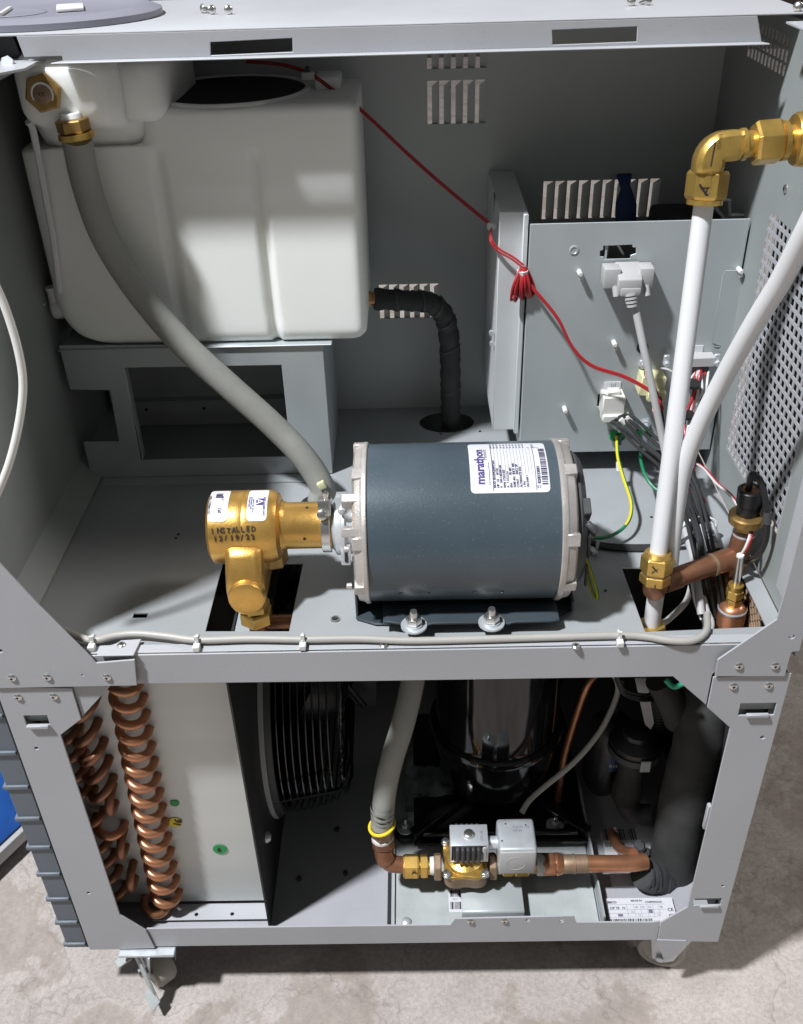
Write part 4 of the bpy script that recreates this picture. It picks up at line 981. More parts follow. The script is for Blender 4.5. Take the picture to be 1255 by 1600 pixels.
# motor leads along the shelf
ml = thing('motor_lead', 'black motor wires lying on the shelf right of the motor', 'wire', (.62, .19, ZS))
for i, off in enumerate((0, .0045, .009)):
    MB().tube(spline([at(900, 828, y=.165), at(925, 846+i*2, z=.588), at(960, 852+i*3, z=.585), at(1010, 853+i*3, z=.585), at(1050, 850+i*2, z=.588), at(1078, 838+i, y=.17), at(1090, 815, y=.19), at(1075, 770, y=.225)], 8), .0021, 8).build('wire', M['rubber'], ml)
p = at(931, 851, z=.588); MB().lathe(p, (1, -.2, -.1), [(0, .007), (.003, .007)], 8).build('cable_tie', M['nylon'], ml)
MB().obox(p+V(-.004, -.008, -.002), (.003, 0, 0), (-.002, .006, 0), (0, 0, .0015)).build('tie_tail', M['nylon'], ml)
gl = thing('spare_earth_loop', 'short green and yellow wire loop hanging at the right foot of the motor', 'wire', (.58, .08, ZS))
lp_ = spline([(.568, .105, .635), (.572, .085, .618), (.578, .068, .597), (.583, .060, .592), (.581, .066, .603), (.574, .085, .622)], 6)
MB().tube(lp_, .0016, 7).build('wire', M['greenw'], gl); MB().tube([q+V(-.0008, -.0008, .0005) for q in lp_], .0013, 6).build('stripe', M['yelloww'], gl)
# red coil of sensor wire at the column
rcoil = thing('wire_coil', 'red wire coil tied in a small hank on the corner of the metal box', 'wire', at(814, 450, y=.345))
base = at(817, 418, y=.35)
cur = [rwp[-1], at(766, 375, y=.365), at(778, 392, y=.36), at(800, 405, y=.355), base]
MB().tube(spline(cur), .0011, 6).build('conductor', M['redw'], rcoil); MB().tube([q+V(.001, 0, .0025) for q in spline(cur)], .0011, 6).build('conductor', M['redw'], rcoil)
for i in range(12):
    r_ = random.Random(i); dx = -.010+.0019*i; h = r_.uniform(.026, .036)
    MB().tube(spline([base+V(dx*.2, 0, 0), base+V(dx*.8-.002, -.004-r_.uniform(0, .004), -h*.5), base+V(dx-.001, -.003, -h), base+V(dx+.003, .002, -h*.85), base+V(dx*.6+.003, .002, -h*.4), base+V(dx*.2+.001, .001, 0)], 5), .0015, 6).build('coil_turn', M['redw'], rcoil)
MB().lathe(base+V(0, 0, -.003), (0, .1, -1), [(0, .006), (.004, .006)], 8).build('cable_tie', M['nylon'], rcoil)
run = [base+V(.004, -.002, -.015), at(838, 458, y=.343), at(872, 500, y=.335), at(895, 545, y=.328), at(925, 573, y=.322), at(975, 590, y=.312), at(1015, 612, y=.30), at(1032, 632, y=.29)]
for d in (0, .0022): MB().tube([q+V(0, 0, d) for q in spline(run)], .0012, 6).build('conductor', M['redw'], rcoil)
at = _at
# ---------------------------------------------------------------- white tubes and brass fittings at the right
YE, YF = .135, .072
top = at(1100, 318, y=YE); bot = at(1029, 862, y=YF)
ax = (bot-top).normalized()
tb = thing('white_riser_tube', 'straight white plastic tube rising from the copper elbow to a big brass elbow', 'tube', (bot.x, bot.y, ZS-.05))
low = at(1025, 990, y=YF+.0)
MB().tube([top-ax*.012, top+(bot-top)*.35, top+(bot-top)*.7, bot+ax*.004], .0083, 20).build('tube_body', M['pex'], tb)
be = thing('brass_elbow', 'large brass compression elbow with marker loop on its nut, running off the right edge', 'fitting', (top.x, YE, top.z))
hn = at(1104, 293, y=YE)
front = (CAM-hn); front = (front-ax*front.dot(ax)).normalized()
MB().nut(hn, ax, -.0135, .0095, .0172, rot=flat_rot(ax, front)).build('hex_nut', M['brass'], be, .0006, 2, smooth=False)
MB().lathe(hn, ax, [(.0095, .0145), (.0135, .0145), (.014, .009)], 24).build('nut_skirt', M['brass'], be)
# forged elbow: square-ish section swept round the corner
el_c = at(1110, 230, y=YE); rx = at(1178, 224, y=YE)-el_c; rx.normalize(); dz = ax
def sect(c, a, b, h, k=.30):
    q = []
    for sx, sy in ((1, -1), (1, 1), (-1, 1), (-1, -1)):
        q += ([c+a*sx*h+b*sy*h*(1-k*1.2), c+a*sx*h*(1-k*1.2)+b*sy*h] if sx*sy > 0 else [c+a*sx*h*(1-k*1.2)+b*sy*h, c+a*sx*h+b*sy*h*(1-k*1.2)])
    return q
b_ = rx.cross(dz).normalized(); sec = []; h = .0118
for t, hh in ((.0190, .0104), (.0175, .0112), (.0155, h), (.010, h)): sec.append(sect(el_c+dz*t, rx, b_, hh))
for i in range(1, 7):
    a = PI/2*i/7; sec.append(sect(el_c+dz*(.010*(1-math.sin(a)))+rx*(.010*(1-math.cos(a))), (rx*math.cos(a)-(-dz)*math.sin(a)*-1 if False else (rx*math.cos(a)+dz*math.sin(a))), b_, h))
for t, hh in ((.010, h), (.019, h), (.0225, .0112), (.0245, .0105)): sec.append(sect(el_c+rx*t, dz, b_, hh))
n = 8; m = MB(); m.add([p for s in sec for p in s], [(k*n+i, k*n+(i+1) % n, (k+1)*n+(i+1) % n, (k+1)*n+i) for k in range(len(sec)-1) for i in range(n)]+[tuple(range(n)), tuple((len(sec)-1)*n+i for i in range(n))])
m.build('elbow_body', M['brass'], be, .0008, 2, ang=22)
MB().lathe(el_c, dz, [(.0175, .0106), (.0195, .0106), (.0200, .0094), (.030, .0094)], 24).build('elbow_neck', M['brass'], be)
MB().lathe(el_c, rx, [(.024, .0125), (.0275, .0125), (.028, .0105), (.036, .0098)], 24).build('elbow_neck', M['brass'], be)
MB().nut(el_c+rx*.034, rx, 0, .022, .0178, rot=.55).build('hex_nut', M['brass'], be, .0006, 2, smooth=False)
MB().lathe(el_c+rx*.056, rx, [(0, .0155), (.004, .0155), (.0045, .0115), (.0095, .0115), (.010, .0195), (.013, .0210), (.0155, .0205), (.017, .0215), (.019, .0210)], 32).build('union_collar', M['brass'], be)
MB().nut(el_c+rx*.075, rx, 0, .045, .0232, rot=.62).build('union_hex', M['brass'], be, .0008, 2, smooth=False)
MB().tube([el_c+rx*.12, el_c+rx*.20], .012, 18).build('outlet_tube', M['brass'], be)
nrm = -b_ if (-b_).y < 0 else b_
def mk(parent, m, pts, r=.0008, name='marker_stroke'): return MB().tube(spline(pts, 6), r, 5).build(name, m, parent)
f0 = hn+front*.0150
mk(be, M['inkblack'], [f0+rx*-.006+dz*-.004, f0+rx*-.002+dz*.001, f0+rx*.001+dz*.005, f0+rx*.004+dz*.002, f0+rx*.007+dz*-.006, f0+rx*.005+dz*-.0085, f0+rx*.002+dz*-.003, f0+rx*.0+dz*.003, f0+rx*.002+dz*.0055])
f1 = el_c+nrm*(h+.0002)-dz*.006
mk(be, M['inkblack'], [f1+rx*.000+dz*.002, f1+rx*-.0006+dz*.012, f1+rx*-.001+dz*.020], .0006)
vs_, fs_ = glyphs('BRASS', .0042, .012)
MB().add([f1+rx*(.0022+y)+dz*(-.004+x) for x, y in vs_], fs_).build('cast_letters', M['brassold'], be, smooth=False)

# second, curved tube
wt = [at(1047, 880, y=.082), at(1052, 830, y=.085), at(1066, 740, y=.09), at(1092, 668, y=.085), at(1130, 592, y=.07), at(1176, 510, y=.045), at(1222, 435, y=.02), at(1268, 345, y=-.005), at(1310, 260, y=-.02)]
tag(MB().tube(spline(wt, 10), .0083, 20).build('curved_tube', M['pex']), 'curved white plastic tube bending away to the right edge of the photo', 'tube')
bt2 = at(1262, 300, y=.0); MB
# brass union and copper elbow at the foot of the riser tube
cu = thing('copper_tee_pipe', 'dull brown copper elbow and tee pipe at the right shelf opening', 'pipe', (.70, .10, ZS-.03))
MB().nut(bot, ax, .004, .022, .0158, rot=flat_rot(ax, front)).build('union_nut', M['brass'], cu, .0005, 2, smooth=False)
MB().lathe(bot, ax, [(.000, .0120), (.004, .0140), (.0045, .009)], 24).build('nut_collar', M['brass'], cu)
MB().nut(bot, ax, .0235, .034, .0150, rot=flat_rot(ax, front)).build('hex_body', M['brass'], cu, .0005, 2, smooth=False)
MB().lathe(bot, ax, [(.0215, .0125), (.024, .0125)], 20).build('thread', M['bronzed'], cu)
f2 = bot+ax*.013+front*.0138
mk(cu, M['inkblack'], [f2+rx*-.004+dz*-.0035, f2+rx*.003+dz*.004], .0006); mk(cu, M['inkblack'], [f2+rx*.005+dz*-.003, f2+rx*-.004+dz*.0035], .0006)
mk(cu, M['inkblack'], [f2+rx*.001+dz*.0165, f2+rx*.0012+dz*.021], .0006)
ec = at(1028, 912, y=YF+.002); tee = at(1149, 870, y=.112)
d2 = (tee-ec).normalized()
MB().tube([bot+ax*.032, bot+ax*.040]+[ec+V(0, 0, .006), ec+V(.0015, 0, .001)+d2*.003, ec+d2*.012, ec+d2*.024], .0120, 20).build('elbow', M['copperold'], cu)
MB().tube([ec+d2*.022, tee-d2*.012], .0104, 20).build('cross_pipe', M['copperold'], cu)
MB().tube([tee-d2*.030, tee-d2*.002], .0116, 20).build('tee_branch', M['copperold'], cu)
m = MB().tube([tee-d2*.031+V(.0117*0, 0, 0), tee-d2*.028], .0121, 20); m.build('solder_ring', M['bronzed'], cu)
vt = at(1163, 832, y=.115); vb_ = at(1140, 985, y=.118); va_ = (vb_-vt).normalized()
MB().tube([vt, tee+va_*.02], .0112, 20).build('tee_run', M['copperold'], cu)
MB().tube([tee+va_*.018, vb_, vb_+va_*.12], .0100, 20).build('drop_pipe', M['copperold'], cu)
MB().lathe(vt, -va_, [(-.001, .0117), (.0008, .0114), (.002, .0085)], 20).build('solder_top', M['zinc'], cu)
# the white stub under the elbow
MB().tube([ec+V(0, .001, -.008), ec+V(.0005, .001, -.062)], .0083, 18).build('lower_stub', M['pex'], cu)
p = ec+V(.001, .001, -.052); MB().lathe(p, (0, 0, -1), [(0, .0135), (.004, .0145), (.010, .0145)], 6).build('lower_nut', M['brass'], cu, smooth=False)
# pressure sensor
ps = thing('pressure_sensor', 'black pressure sensor with a brass hex base on the copper tee', 'sensor', vt)
up_ = -va_
MB().lathe(vt, up_, [(.003, .0085), (.006, .0120), (.007, .0130), (.013, .0130)], 6).build('hex_base', M['brassold'], ps, .0004, 1, smooth=False)
MB().lathe(vt, up_, [(.013, .0125), (.0145, .0170), (.022, .0172), (.0235, .0160), (.0240, .012)], 32).build('brass_collar', M['brassold'], ps)
MB().lathe(vt, up_, [(.023, .0105), (.036, .0105), (.0365, .0120), (.052, .0122), (.053, .0110), (.0535, .0095), (.052, .0088)], 24, cap=False).build('plug_body', M['blackp'], ps)
MB().lathe(vt, up_, [(.050, .0092), (.0515, .0090)], 20).build('seal', M['copperold'], ps)
MB().obox(vt+up_*.040+V(.013, -.004, -.004), (.0018, 0, -.002), (0, .005, 0), (.002, 0, .009)).build('latch', M['blackp'], ps, .0008, 1)
st_ = vt+up_*.053
cab_ = [st_+V(-.002, 0, -.001), at(1176, 741, y=.108), at(1190, 756, y=.10), at(1197, 790, y=.09), at(1199, 815, y=.085), at(1196, 845, y=.085), at(1184, 868, y=.09), at(1168, 876, y=.10), at(1158, 874, y=.112)]
MB().tube(spline(cab_, 8), .0032, 10).build('cable', M['blackp'], ps)
p = at(1199.5, 800, y=.0875); q = at(1198.5, 818, y=.085); MB().tube([p, q], .0042, 10).build('heat_shrink', M['tape'], ps)
tw = [at(1080, 720, y=.26), at(1100, 732, y=.22), at(1120, 755, y=.18), at(1140, 772, y=.15), at(1152, 788, y=.135), at(1172, 818, y=.125), at(1173, 835, y=.10), at(1166, 855, y=.092), at(1158, 868, y=.092)]
# temperature probe
ty = .09; t0_, t1_ = at(1157, 868, y=ty), at(1149.5, 918, y=ty); ta = (t1_-t0_).normalized()
tpb = thing('temperature_probe', 'thin steel temperature probe with red and white wires in a small brass fitting', 'probe', (t1_.x, t1_.y, t1_.z-.03))
MB().tube([t0_, t1_+ta*.003], .0036, 14).build('probe_tube', M['steel'], tpb)
MB().lathe(t0_, -ta, [(-.001, .0039), (.001, .0036)], 12).build('probe_cap', M['ptfe'], tpb)
MB().lathe(t1_, ta, [(-.004, .0076), (.002, .0076)], 20).build('ferrule_cap', M['brass'], tpb)
MB().nut(t1_, ta, .002, .012, .0092, rot=.1).build('hex_nut', M['brass'], tpb, .0004, 1, smooth=False)
MB().nut(t1_, ta, .0135, .021, .0080, rot=.1).build('hex_body', M['brass'], tpb, .0004, 1, smooth=False)
MB().lathe(t1_, ta, [(.011, .0065), (.014, .0065)], 12).build('thread', M['bronzed'], tpb)
for d, mm in ((V(-.0008, 0, 0), 'whitew'), (V(.0012, 0, 0), 'redw')): MB().tube([q+d for q in spline(tw, 8)], .0013, 7).build('wire', M[mm], tpb)
tp_ = t1_+ta*.024
cs_ = thing('copper_stub_pipe', 'wide copper pipe stub with a soldered silver rim under the temperature probe', 'pipe', (tp_.x, tp_.y, ZS-.1))
MB().lathe(tp_, ta, [(-.003, .0075), (-.001, .0112), (.003, .0138), (.006, .0142), (.062, .0142)], 28).build('pipe_body', M['copper'], cs_)
MB().lathe(tp_, ta, [(.0008, .0139), (.0024, .0148), (.0042, .0144)], 28, cap=False).build('solder_rim', M['zinc'], cs_)
vs_, fs_ = glyphs('DV', .006, .0)
e_ = V(1, 0, 0); MB().add([tp_+ta*.030+V(x-.004, -.0145, y) for x, y in vs_], fs_).build('stamp', M['copperold'], cs_, smooth=False)
# grey cable bundle dropping through the right opening, with a labelled cable and flexible conduit
cb = thing('labelled_cable', 'thick dark cable with a white printed sleeve lying behind the copper tee', 'cable', at(1115, 850, y=.15))
q0, q1, q2, q3 = at(1083, 760, y=.215), at(1102, 822, y=.165), at(1116, 862, y=.138), at(1124, 884, y=.128)
MB().tube(spline([at(1075, 735, y=.235), q0, q1, q2, q3, at(1128, 940, y=.11), at(1130, 990, y=.105)]), .0068, 14).build('cable_core', M['rubber'], cb)
m = MB().tube([q1, q2], .0098, 18); sl = m.build('printed_sleeve', M['label'], cb)
d_ = (q2-q1).normalized(); vw = (CAM-q1).normalized(); sd = d_.cross(vw).normalized(); ow = sd.cross(d_).normalized()*-1
if ow.dot(vw) < 0: ow = -ow
sd2 = d_.cross(ow)
lettering(sl, M['greyink'], lambda u, v: q1+d_*(u)+ (sd2*math.sin(v/.0099)+ow*math.cos(v/.0099))*.0102, [], [(.003+i*.0042, -.007, .0045+i*.0042, .004) for i in range(6)])
lettering(sl, M['ink'], lambda u, v: q1+d_*u+(sd2*math.sin(v/.0099)+ow*math.cos(v/.0099))*.0103, [('CAT 5', .006, -.002, .006, 0, .03), ('UL E11', .010, -.007, .005, 0, .03)])
co1 = MB()
sp2 = spline([at(1072, 745, y=.24), at(1086, 785, y=.20), at(1100, 815, y=.17), at(1108, 845, y=.15)], 10)
for i in range(0, len(sp2)-1): co1.lathe(sp2[i], sp2[i+1]-sp2[i], [(0, .0078), (.0018, .0078)], 14)
co1.build('corrugated_sleeve', M['blackp'], cb)
fx = MB(); sp3 = spline([at(1118, 880, y=.135), at(1124, 920, y=.125), at(1126, 960, y=.12), at(1128, 1000, y=.115)], 9)
for i in range(len(sp3)-1): fx.lathe(sp3[i], sp3[i+1]-sp3[i], [(0, .0072), (.0016, .0086), (.0032, .0072)], 16)
fx.build('ribbed_conduit', M['tape'], cb)
gb = thing('cable_bundle', 'bundle of grey cables tied together and dropping through the right shelf opening', 'cable', at(1095, 850, y=.16))
for i, (dx, mm) in enumerate(((0, 'cable'), (6, 'gcable'), (-6, 'tape'), (11, 'gcable'))):
    MB().tube(spline([at(1058+dx, 690, y=.27), at(1070+dx, 740, y=.24), at(1083+dx, 790, y=.205), at(1090+dx*.8, 840, y=.165), at(1084+dx*.8, 900, y=.12), at(1096+dx*.6, 950, y=.09), at(1106+dx*.5, 975, y=.075), at(1100+dx*.3, 1003, y=.05)]), .0036, 10).build('cable', M[mm], gb)
MB().tube(spline([at(1082, 910, y=.12), at(1072, 940, y=.11), at(1048, 965, y=.10), at(1035, 975, y=.09)]), .0034, 8).build('cable', M['cablew'], gb)
MB().tube(spline([at(1080, 905, y=.10), at(1086, 940, y=.09), at(1096, 968, y=.08)]), .0014, 6).build('wire', M['whitew'], gb)
MB().tube(spline([at(1110, 895, y=.12), at(1120, 920, y=.11), at(1124, 945, y=.105)]), .0013, 6).build('wire', M['redw'], gb)
p = at(1092, 824, y=.168); 
loop = [p+V(.018*math.cos(a), .004*math.sin(a), .010*math.sin(a)+.003*math.cos(a)) for a in [2*PI*i/20 for i in range(20)]]
MB().tube(loop, .0018, 6, closed=True).build('cable_tie', M['nylon'], gb)

# ---------------------------------------------------------------- grey cable clipped along the shelf edge
fc = [at(100, 985, z=.588), at(125, 996, z=.589), at(150, 1000, z=.590), at(180, 993, z=.590), at(215, 990, z=.590), at(260, 994, z=.590), at(310, 1000, z=.590), at(390, 998, z=.590), at(475, 999, z=.590), at(560, 998, z=.590), at(640, 1001, z=.589), at(740, 999, z=.589), at(850, 996, z=.589), at(968, 993, z=.589), at(1010, 995, z=.589), at(1050, 1001, z=.589), at(1085, 1000, z=.589), at(1104, 985, z=.588), at(1105, 960, z=.58)]
ec_ = tag(MB().tube(spline(fc, 6), .0036, 12).build('edge_cable', M['cable']), 'grey cable clipped along the front edge of the shelf', 'cable')
def tie(px, py, lab):
    p = at(px, py, z=.590); t = thing('cable_tie', lab, 'cable tie', (p.x, p.y, .585), 'white cable ties along the shelf edge')
    MB().tube([p+V(0, .0046*math.cos(a), .0046*math.sin(a)) for a in [2*PI*i/14 for i in range(14)]], .0016, 6, closed=True).build('strap', M['nylon'], t)
    MB().box(p.x-.0032, p.x+.0032, p.y-.0115, p.y-.0042, p.z-.005, p.z+.0005).build('head', M['nylon'], t, .0006, 1)
    MB().box(p.x-.0018, p.x+.0018, p.y-.0050, p.y-.0030, p.z-.001, p.z+.008).build('tail', M['nylon'], t)
tie(146, 1000, 'white cable tie by the left gusset, leftmost on the front cable')
tie(309, 1000, 'white cable tie on the front cable, below left of the brass pump')
tie(474, 998, 'white cable tie on the front cable, between pump and motor')
tie(967, 993, 'white cable tie on the front cable, right of the motor by the right opening')
# ---------------------------------------------------------------- lower compartment: condenser
YC = .044
cn = thing('condenser_coil', 'condenser with a grey end plate and copper return bends at the lower left', 'condenser', (.11, .15, .125))
ce = MB().plate([(.006, .135), (.2175, .135), (.2175, .548), (.006, .548)], [], XZ(YC), (0, .0016, 0))
ce.box(.2160, .2176, YC+.0018, .30, .135, .548)
ce.build('end_plate', M['condp'], cn, .0006, 1)
MB().plate([(.075, .0435), (.2176, .0435), (.2176, .0215), (.075, .0215)], [circ(.128, .029, .0024, n=10), circ(.172, .029, .0024, n=10)], XY(.1300), (0, 0, .0013)).build('foot_flange', PT, cn, .0004, 1)
MB().box(.02, .216, YC+.004, .30, .134, .545).build('fin_block', M['darkin'], cn)
BR = .0148; tr = .0051
def bend(ang, name='return_bend', m='copper'):
    ca, sa = math.cos(ang), math.sin(ang)
    pts = [(BR*ca, 0, BR*sa), (BR*ca, -.006, BR*sa)]
    for i in range(1, 12):
        a = PI*i/12; r = BR*math.cos(a); pts.append((r*ca, -.006-BR*1.12*math.sin(a), r*sa))
    pts += [(-BR*ca, -.006, -BR*sa), (-BR*ca, 0, -BR*sa)]
    return MB().tube(pts, tr, 12).build(name, M[m], cn, local=True)
b1 = bend(-.30)
rows1 = [(505-1.0*0, 0)]
px1 = [(190, 1078), (193, 1108), (199, 1137), (206, 1164), (212, 1191), (219, 1217), (226, 1242), (233, 1266), (240, 1289), (246, 1313), (252, 1336), (259, 1358), (265, 1379), (271, 1399)]
c1 = []
for i in range(15):
    t = i/14; px = 193+(258-193)*t; py = 1072+(1404-1072)*(t*1.10-.10*t*t)
    c1.append(at(px, py, y=YC-.014)+V(0, .014, 0))
place(b1, c1[0]); copies(b1, c1[1:], cn)
b2 = bend(.62, m='copperold'); b3 = bend(PI/2-.12, m='copperold')
L2 = [(130, 1112), (133, 1150), (143, 1180), (151, 1208), (158, 1237)]
place(b2, at(*L2[0], y=YC-.014)+V(0, .014, 0)); copies(b2, [at(*q, y=YC-.014)+V(0, .014, 0) for q in L2[1:]], cn)
L3 = [(174, 1255), (191, 1324), (206, 1374), (118, 1262)]
place(b3, at(*L3[0], y=YC-.014)+V(0, .014, 0)); copies(b3, [at(*q, y=YC-.014)+V(0, .014, 0) for q in L3[1:]], cn)
copies(b1, [at(*q, y=YC-.014)+V(0, .014, 0) for q in ((170, 1297), (243, 1425-6))], cn)
b4 = bend(.2, m='copperold')
L4 = [(100, 1150), (104, 1180), (110, 1212), (116, 1240), (128, 1290), (150, 1322), (158, 1345), (165, 1370), (176, 1395), (140, 1280)]
place(b4, at(*L4[0], y=YC-.012)+V(0, .014, 0)); copies(b4, [at(*q, y=YC-.012)+V(0, .014, 0) for q in L4[1:]], cn)
def dot(px, py, r, m, txt=None, lab=None, tm=None, ang=0):
    p = at(px, py, y=YC-.0006); o = MB().lathe(p, (0, -1, 0), [(0, r), (.0004, r)], 28).build('dot_sticker', M[m], cn)
    if lab: o['label'] = lab
    if txt: lettering(o, M[tm or 'inkblack'], lambda u, v: p+V(u, -.0008, v), [(txt, *ang)])
dot(344, 1327, .0085, 'green', '6', 'large green round sticker printed 6', 'inkblack', (-.0035, -.0035, .010, 0, .04))
dot(273, 1255, .0052, 'green', None, 'small green round sticker')
dot(274, 1285, .0082, 'yellow', '16', 'yellow round sticker printed 16', 'inkblack', (.0048, -.0066, .0115, 1.25, .05))
dot(193, 1300, .0052, 'green', None, 'small green round sticker between the copper bends')

# fan
fx0 = .2183
fn = thing('axial_fan', 'black axial fan with a wire ring guard beside the condenser', 'fan', (.27, .26, .13))
fy, fz, fR = .262, .300, .168
MB().plate(rect(.012, .126, .478, .555), [circ(fy, fz, fR*.97, n=40)], YZ(fx0), (.002, 0, 0)).build('shroud', M['rubber'], fn)
m = MB().lathe((fx0+.002, fy, fz), (1, 0, 0), [(0, fR+.008), (.006, fR+.008), (.008, fR+.004), (.014, fR+.003), (.014, fR-.004), (0, fR-.004)], 80); m.build('outer_ring', M['tape'], fn)
MB().lathe((fx0+.003, fy, fz), (1, 0, 0), [(0, fR+.0092), (.006, fR+.0092)], 80, cap=False).build('bright_band', M['trayp'], fn)
def gring(x, R): return [(x, fy+R*math.cos(2*PI*i/96), fz+R*math.sin(2*PI*i/96)) for i in range(96)]
for i in range(9):
    x = fx0+.0135+.0083*i; R = fR-.0002*i*i
    MB().tube(gring(x, R), .0013, 6, closed=True).build('guard_ring', M['black'], fn)
for i in range(5):
    MB().tube(gring(fx0+.092-.001*i, fR-.022-.022*i), .0015, 6, closed=True).build('guard_ring', M['black'], fn)
for a in (197, 246, 303, 10, 60, 120):
    a = math.radians(a); c, s_ = math.cos(a), math.sin(a)
    MB().tube([(fx0+.01, fy+(fR+.002)*c, fz+(fR+.002)*s_), (fx0+.088, fy+(fR-.012)*c, fz+(fR-.012)*s_), (fx0+.095, fy+(fR-.03)*c, fz+(fR-.03)*s_), (fx0+.096, fy+.05*c, fz+.05*s_)], .0024, 6).build('guard_spoke', M['black'], fn)
MB().lathe((fx0+.02, fy, fz), (1, 0, 0), [(0, .055), (.05, .055), (.065, .048), (.075, .02)], 32).build('hub', M['blackp'], fn)
for i in range(5):
    a = 2*PI*i/5; c, s_ = math.cos(a), math.sin(a); c2, s2 = math.cos(a+.55), math.sin(a+.55)
    MB().add([(fx0+.055, fy+.05*c, fz+.05*s_), (fx0+.058, fy+.145*c, fz+.145*s_), (fx0+.02, fy+.145*c2, fz+.145*s2), (fx0+.02, fy+.05*c2, fz+.05*s2)], [(0, 1, 2, 3)]).build('blade', M['blackp'], fn)
p = at(440, 1308, y=.06); m = MB().lathe((fx0+.0022, p.y, p.z), (1, 0, 0), [(0, .007), (.002, .007), (.006, .004)], 8); m.build('shroud_nut', M['zinc'], fn)
for px, py in ((527, 1297), (540, 1365), (468, 1374)):
    p = at(px, py, z=.1252); MB().lathe(p, (0, 0, 1), [(0, .0035), (.004, .003)], 8).build('pan_bolt', M['tape'], fn)
# hanging dark bracket behind the hose
hb = thing('hanging_bracket', 'dark sheet bracket hanging under the shelf behind the fan', 'bracket', (.40, .29, .44))
MB().prism([at(556, 1062, y=.27), at(588, 1062, y=.27), at(588, 1103, y=.27), at(566, 1107, y=.27), at(540, 1085, y=.27)], (0, .003, 0)).build('bracket_plate', M['tape'], hb)
MB().tube([at(535, 1062, y=.25), at(570, 1104, y=.25)], .004, 6).build('bracket_edge', M['blackp'], hb)

# compressor tray and compressor
tr_ = thing('compressor_tray', 'grey mounting tray with a bent lip under the black compressor', 'tray', (.5, .15, .127))
m = MB().plate([(.369, .010), (.618, .010), (.618, .30), (.369, .30)], [], XY(.1275), (0, 0, .0015)); m.build('tray_plate', M['trayp'], tr_, .0004, 1)
MB().box(.6205, .6225, .006, .30, .1275, .150).build('tray_lip', M['galv'], tr_)
MB().box(.369, .371, .01, .30, .1292, .133).build('tray_lip', M['trayp'], tr_)
b = [at(671, 1384, z=.156), at(719, 1384, z=.156)]
x0, x1 = at(722, 1424, z=.150).x, at(820, 1426, z=.150).x
m = MB().prism([(x0, y, z) for y, z in ((.075, .1295), (.075, .150), (.016, .150), (.014, .148), (.014, .130), (.0155, .130), (.0155, .1475), (.0735, .1475), (.0735, .1295))], (x1-x0, 0, 0)); m.build('support_bracket', M['galv'], tr_, .0006, 1)
p = at(712, 1407, z=.1296); ls = MB().box(p.x-.0085, p.x+.0085, p.y-.016, p.y+.018, .1292, .1296).build('bar_label', M['label'], tr_)
lettering(ls, M['inkblack'], lambda u, v: V(p.x+u, p.y+v, .1298), [], barcode(-.0065, -.012, .0065, -.002, 8)+barcode(-.0065, .005, .0065, .015, 8))
lettering(ls, M['greyink'], lambda u, v: V(p.x+u, p.y+v, .1298), [('2211', -.004, .0005, .004, 0, 0)])
for px, py in ((635, 1441),):
    p = at(px, py, z=.1292); m = MB().lathe(p, (0, 0, 1), [(0, .0065), (.003, .0055), (.0045, .003)], 14); m.build('tray_screw', M['zinc'], tr_)
cx, cy = .508, .232
cm = thing('compressor', 'glossy black cylindrical compressor on rubber feet in the lower middle', 'compressor', (cx, cy, .13))
MB().lathe((cx, cy, .136), (0, 0, 1), [(0, .045), (.004, .058), (.02, .071), (.045, .0795), (.085, .083), (.110, .0835), (.112, .0865), (.120, .0870), (.122, .0815), (.128, .0800), (.300, .0800), (.33, .074), (.35, .055), (.36, .02)], 72).build('shell', M['black'], cm)
MB().lathe((cx, cy, .136+.116), (0, 0, 1), [(-.006, .0855), (-.004, .0882), (0, .0882), (.004, .0875), (.006, .0850)], 72, cap=False).build('weld_seam', M['black'], cm)
m = MB().prism([(cx+sx*.112, cy+sy, .139) for sx, sy in ((-1, -.115), (1, -.115), (1, .115), (-1, .115))], (0, 0, .004)); m.build('base_plate', M['black'], cm, .001, 1)
m = MB(); 
for sx in (-1, 1): m.prism([(cx+sx*.110, cy-.112, .1435), (cx+sx*.05, cy-.06, .1435), (cx+sx*.062, cy-.05, .1435), (cx+sx*.118, cy-.10, .1435)], (0, 0, .012))
m.tube([(cx-.10, cy-.104, .149), (cx+.10, cy-.104, .149)], .005, 8); m.build('base_rail', M['black'], cm, .001, 1)
for px, py in ((634, 1293), (867, 1290)):
    p = at(px, py, z=.145); m = MB().lathe((p.x, p.y, .1445), (0, 0, 1), [(0, .0115), (.002, .0115), (.0025, .0095)], 24); o = m.build('foot_washer', M['zinc'], cm)
    MB().nut((p.x, p.y, .147), (0, 0, 1), 0, .006, .0062).build('foot_nut', M['zinc'], o, smooth=False)
    MB().lathe((p.x, p.y, .147), (0, 0, 1), [(0, .0032), (.014, .0032), (.015, .002)], 12).build('foot_stud', M['steel'], o)
    MB().lathe((p.x, p.y, .1292), (0, 0, 1), [(0, .013), (.004, .015), (.0095, .013)], 20).build('rubber_foot', M['rubber'], o)
wo = MB(); r_ = random.Random(4); vs = []
nx, ny = 18, 16; hh = [[r_.uniform(0, 1) for _ in range(nx)] for _ in range(ny)]
for j in range(ny):
    for i in range(nx):
        p = at(634+i*4.3, 1268-j*4.6, z=.1305+.0022*j)
        s_ = sum(hh[max(0, min(ny-1, j+dj))][max(0, min(nx-1, i+di))] for di in (-1, 0, 1) for dj in (-1, 0, 1))/9
        vs.append(p+V(0, 0, .022*(s_-.4)))
wo.add(vs, [(j*nx+i, j*nx+i+1, (j+1)*nx+i+1, (j+1)*nx+i) for j in range(ny-1) for i in range(nx-1)])
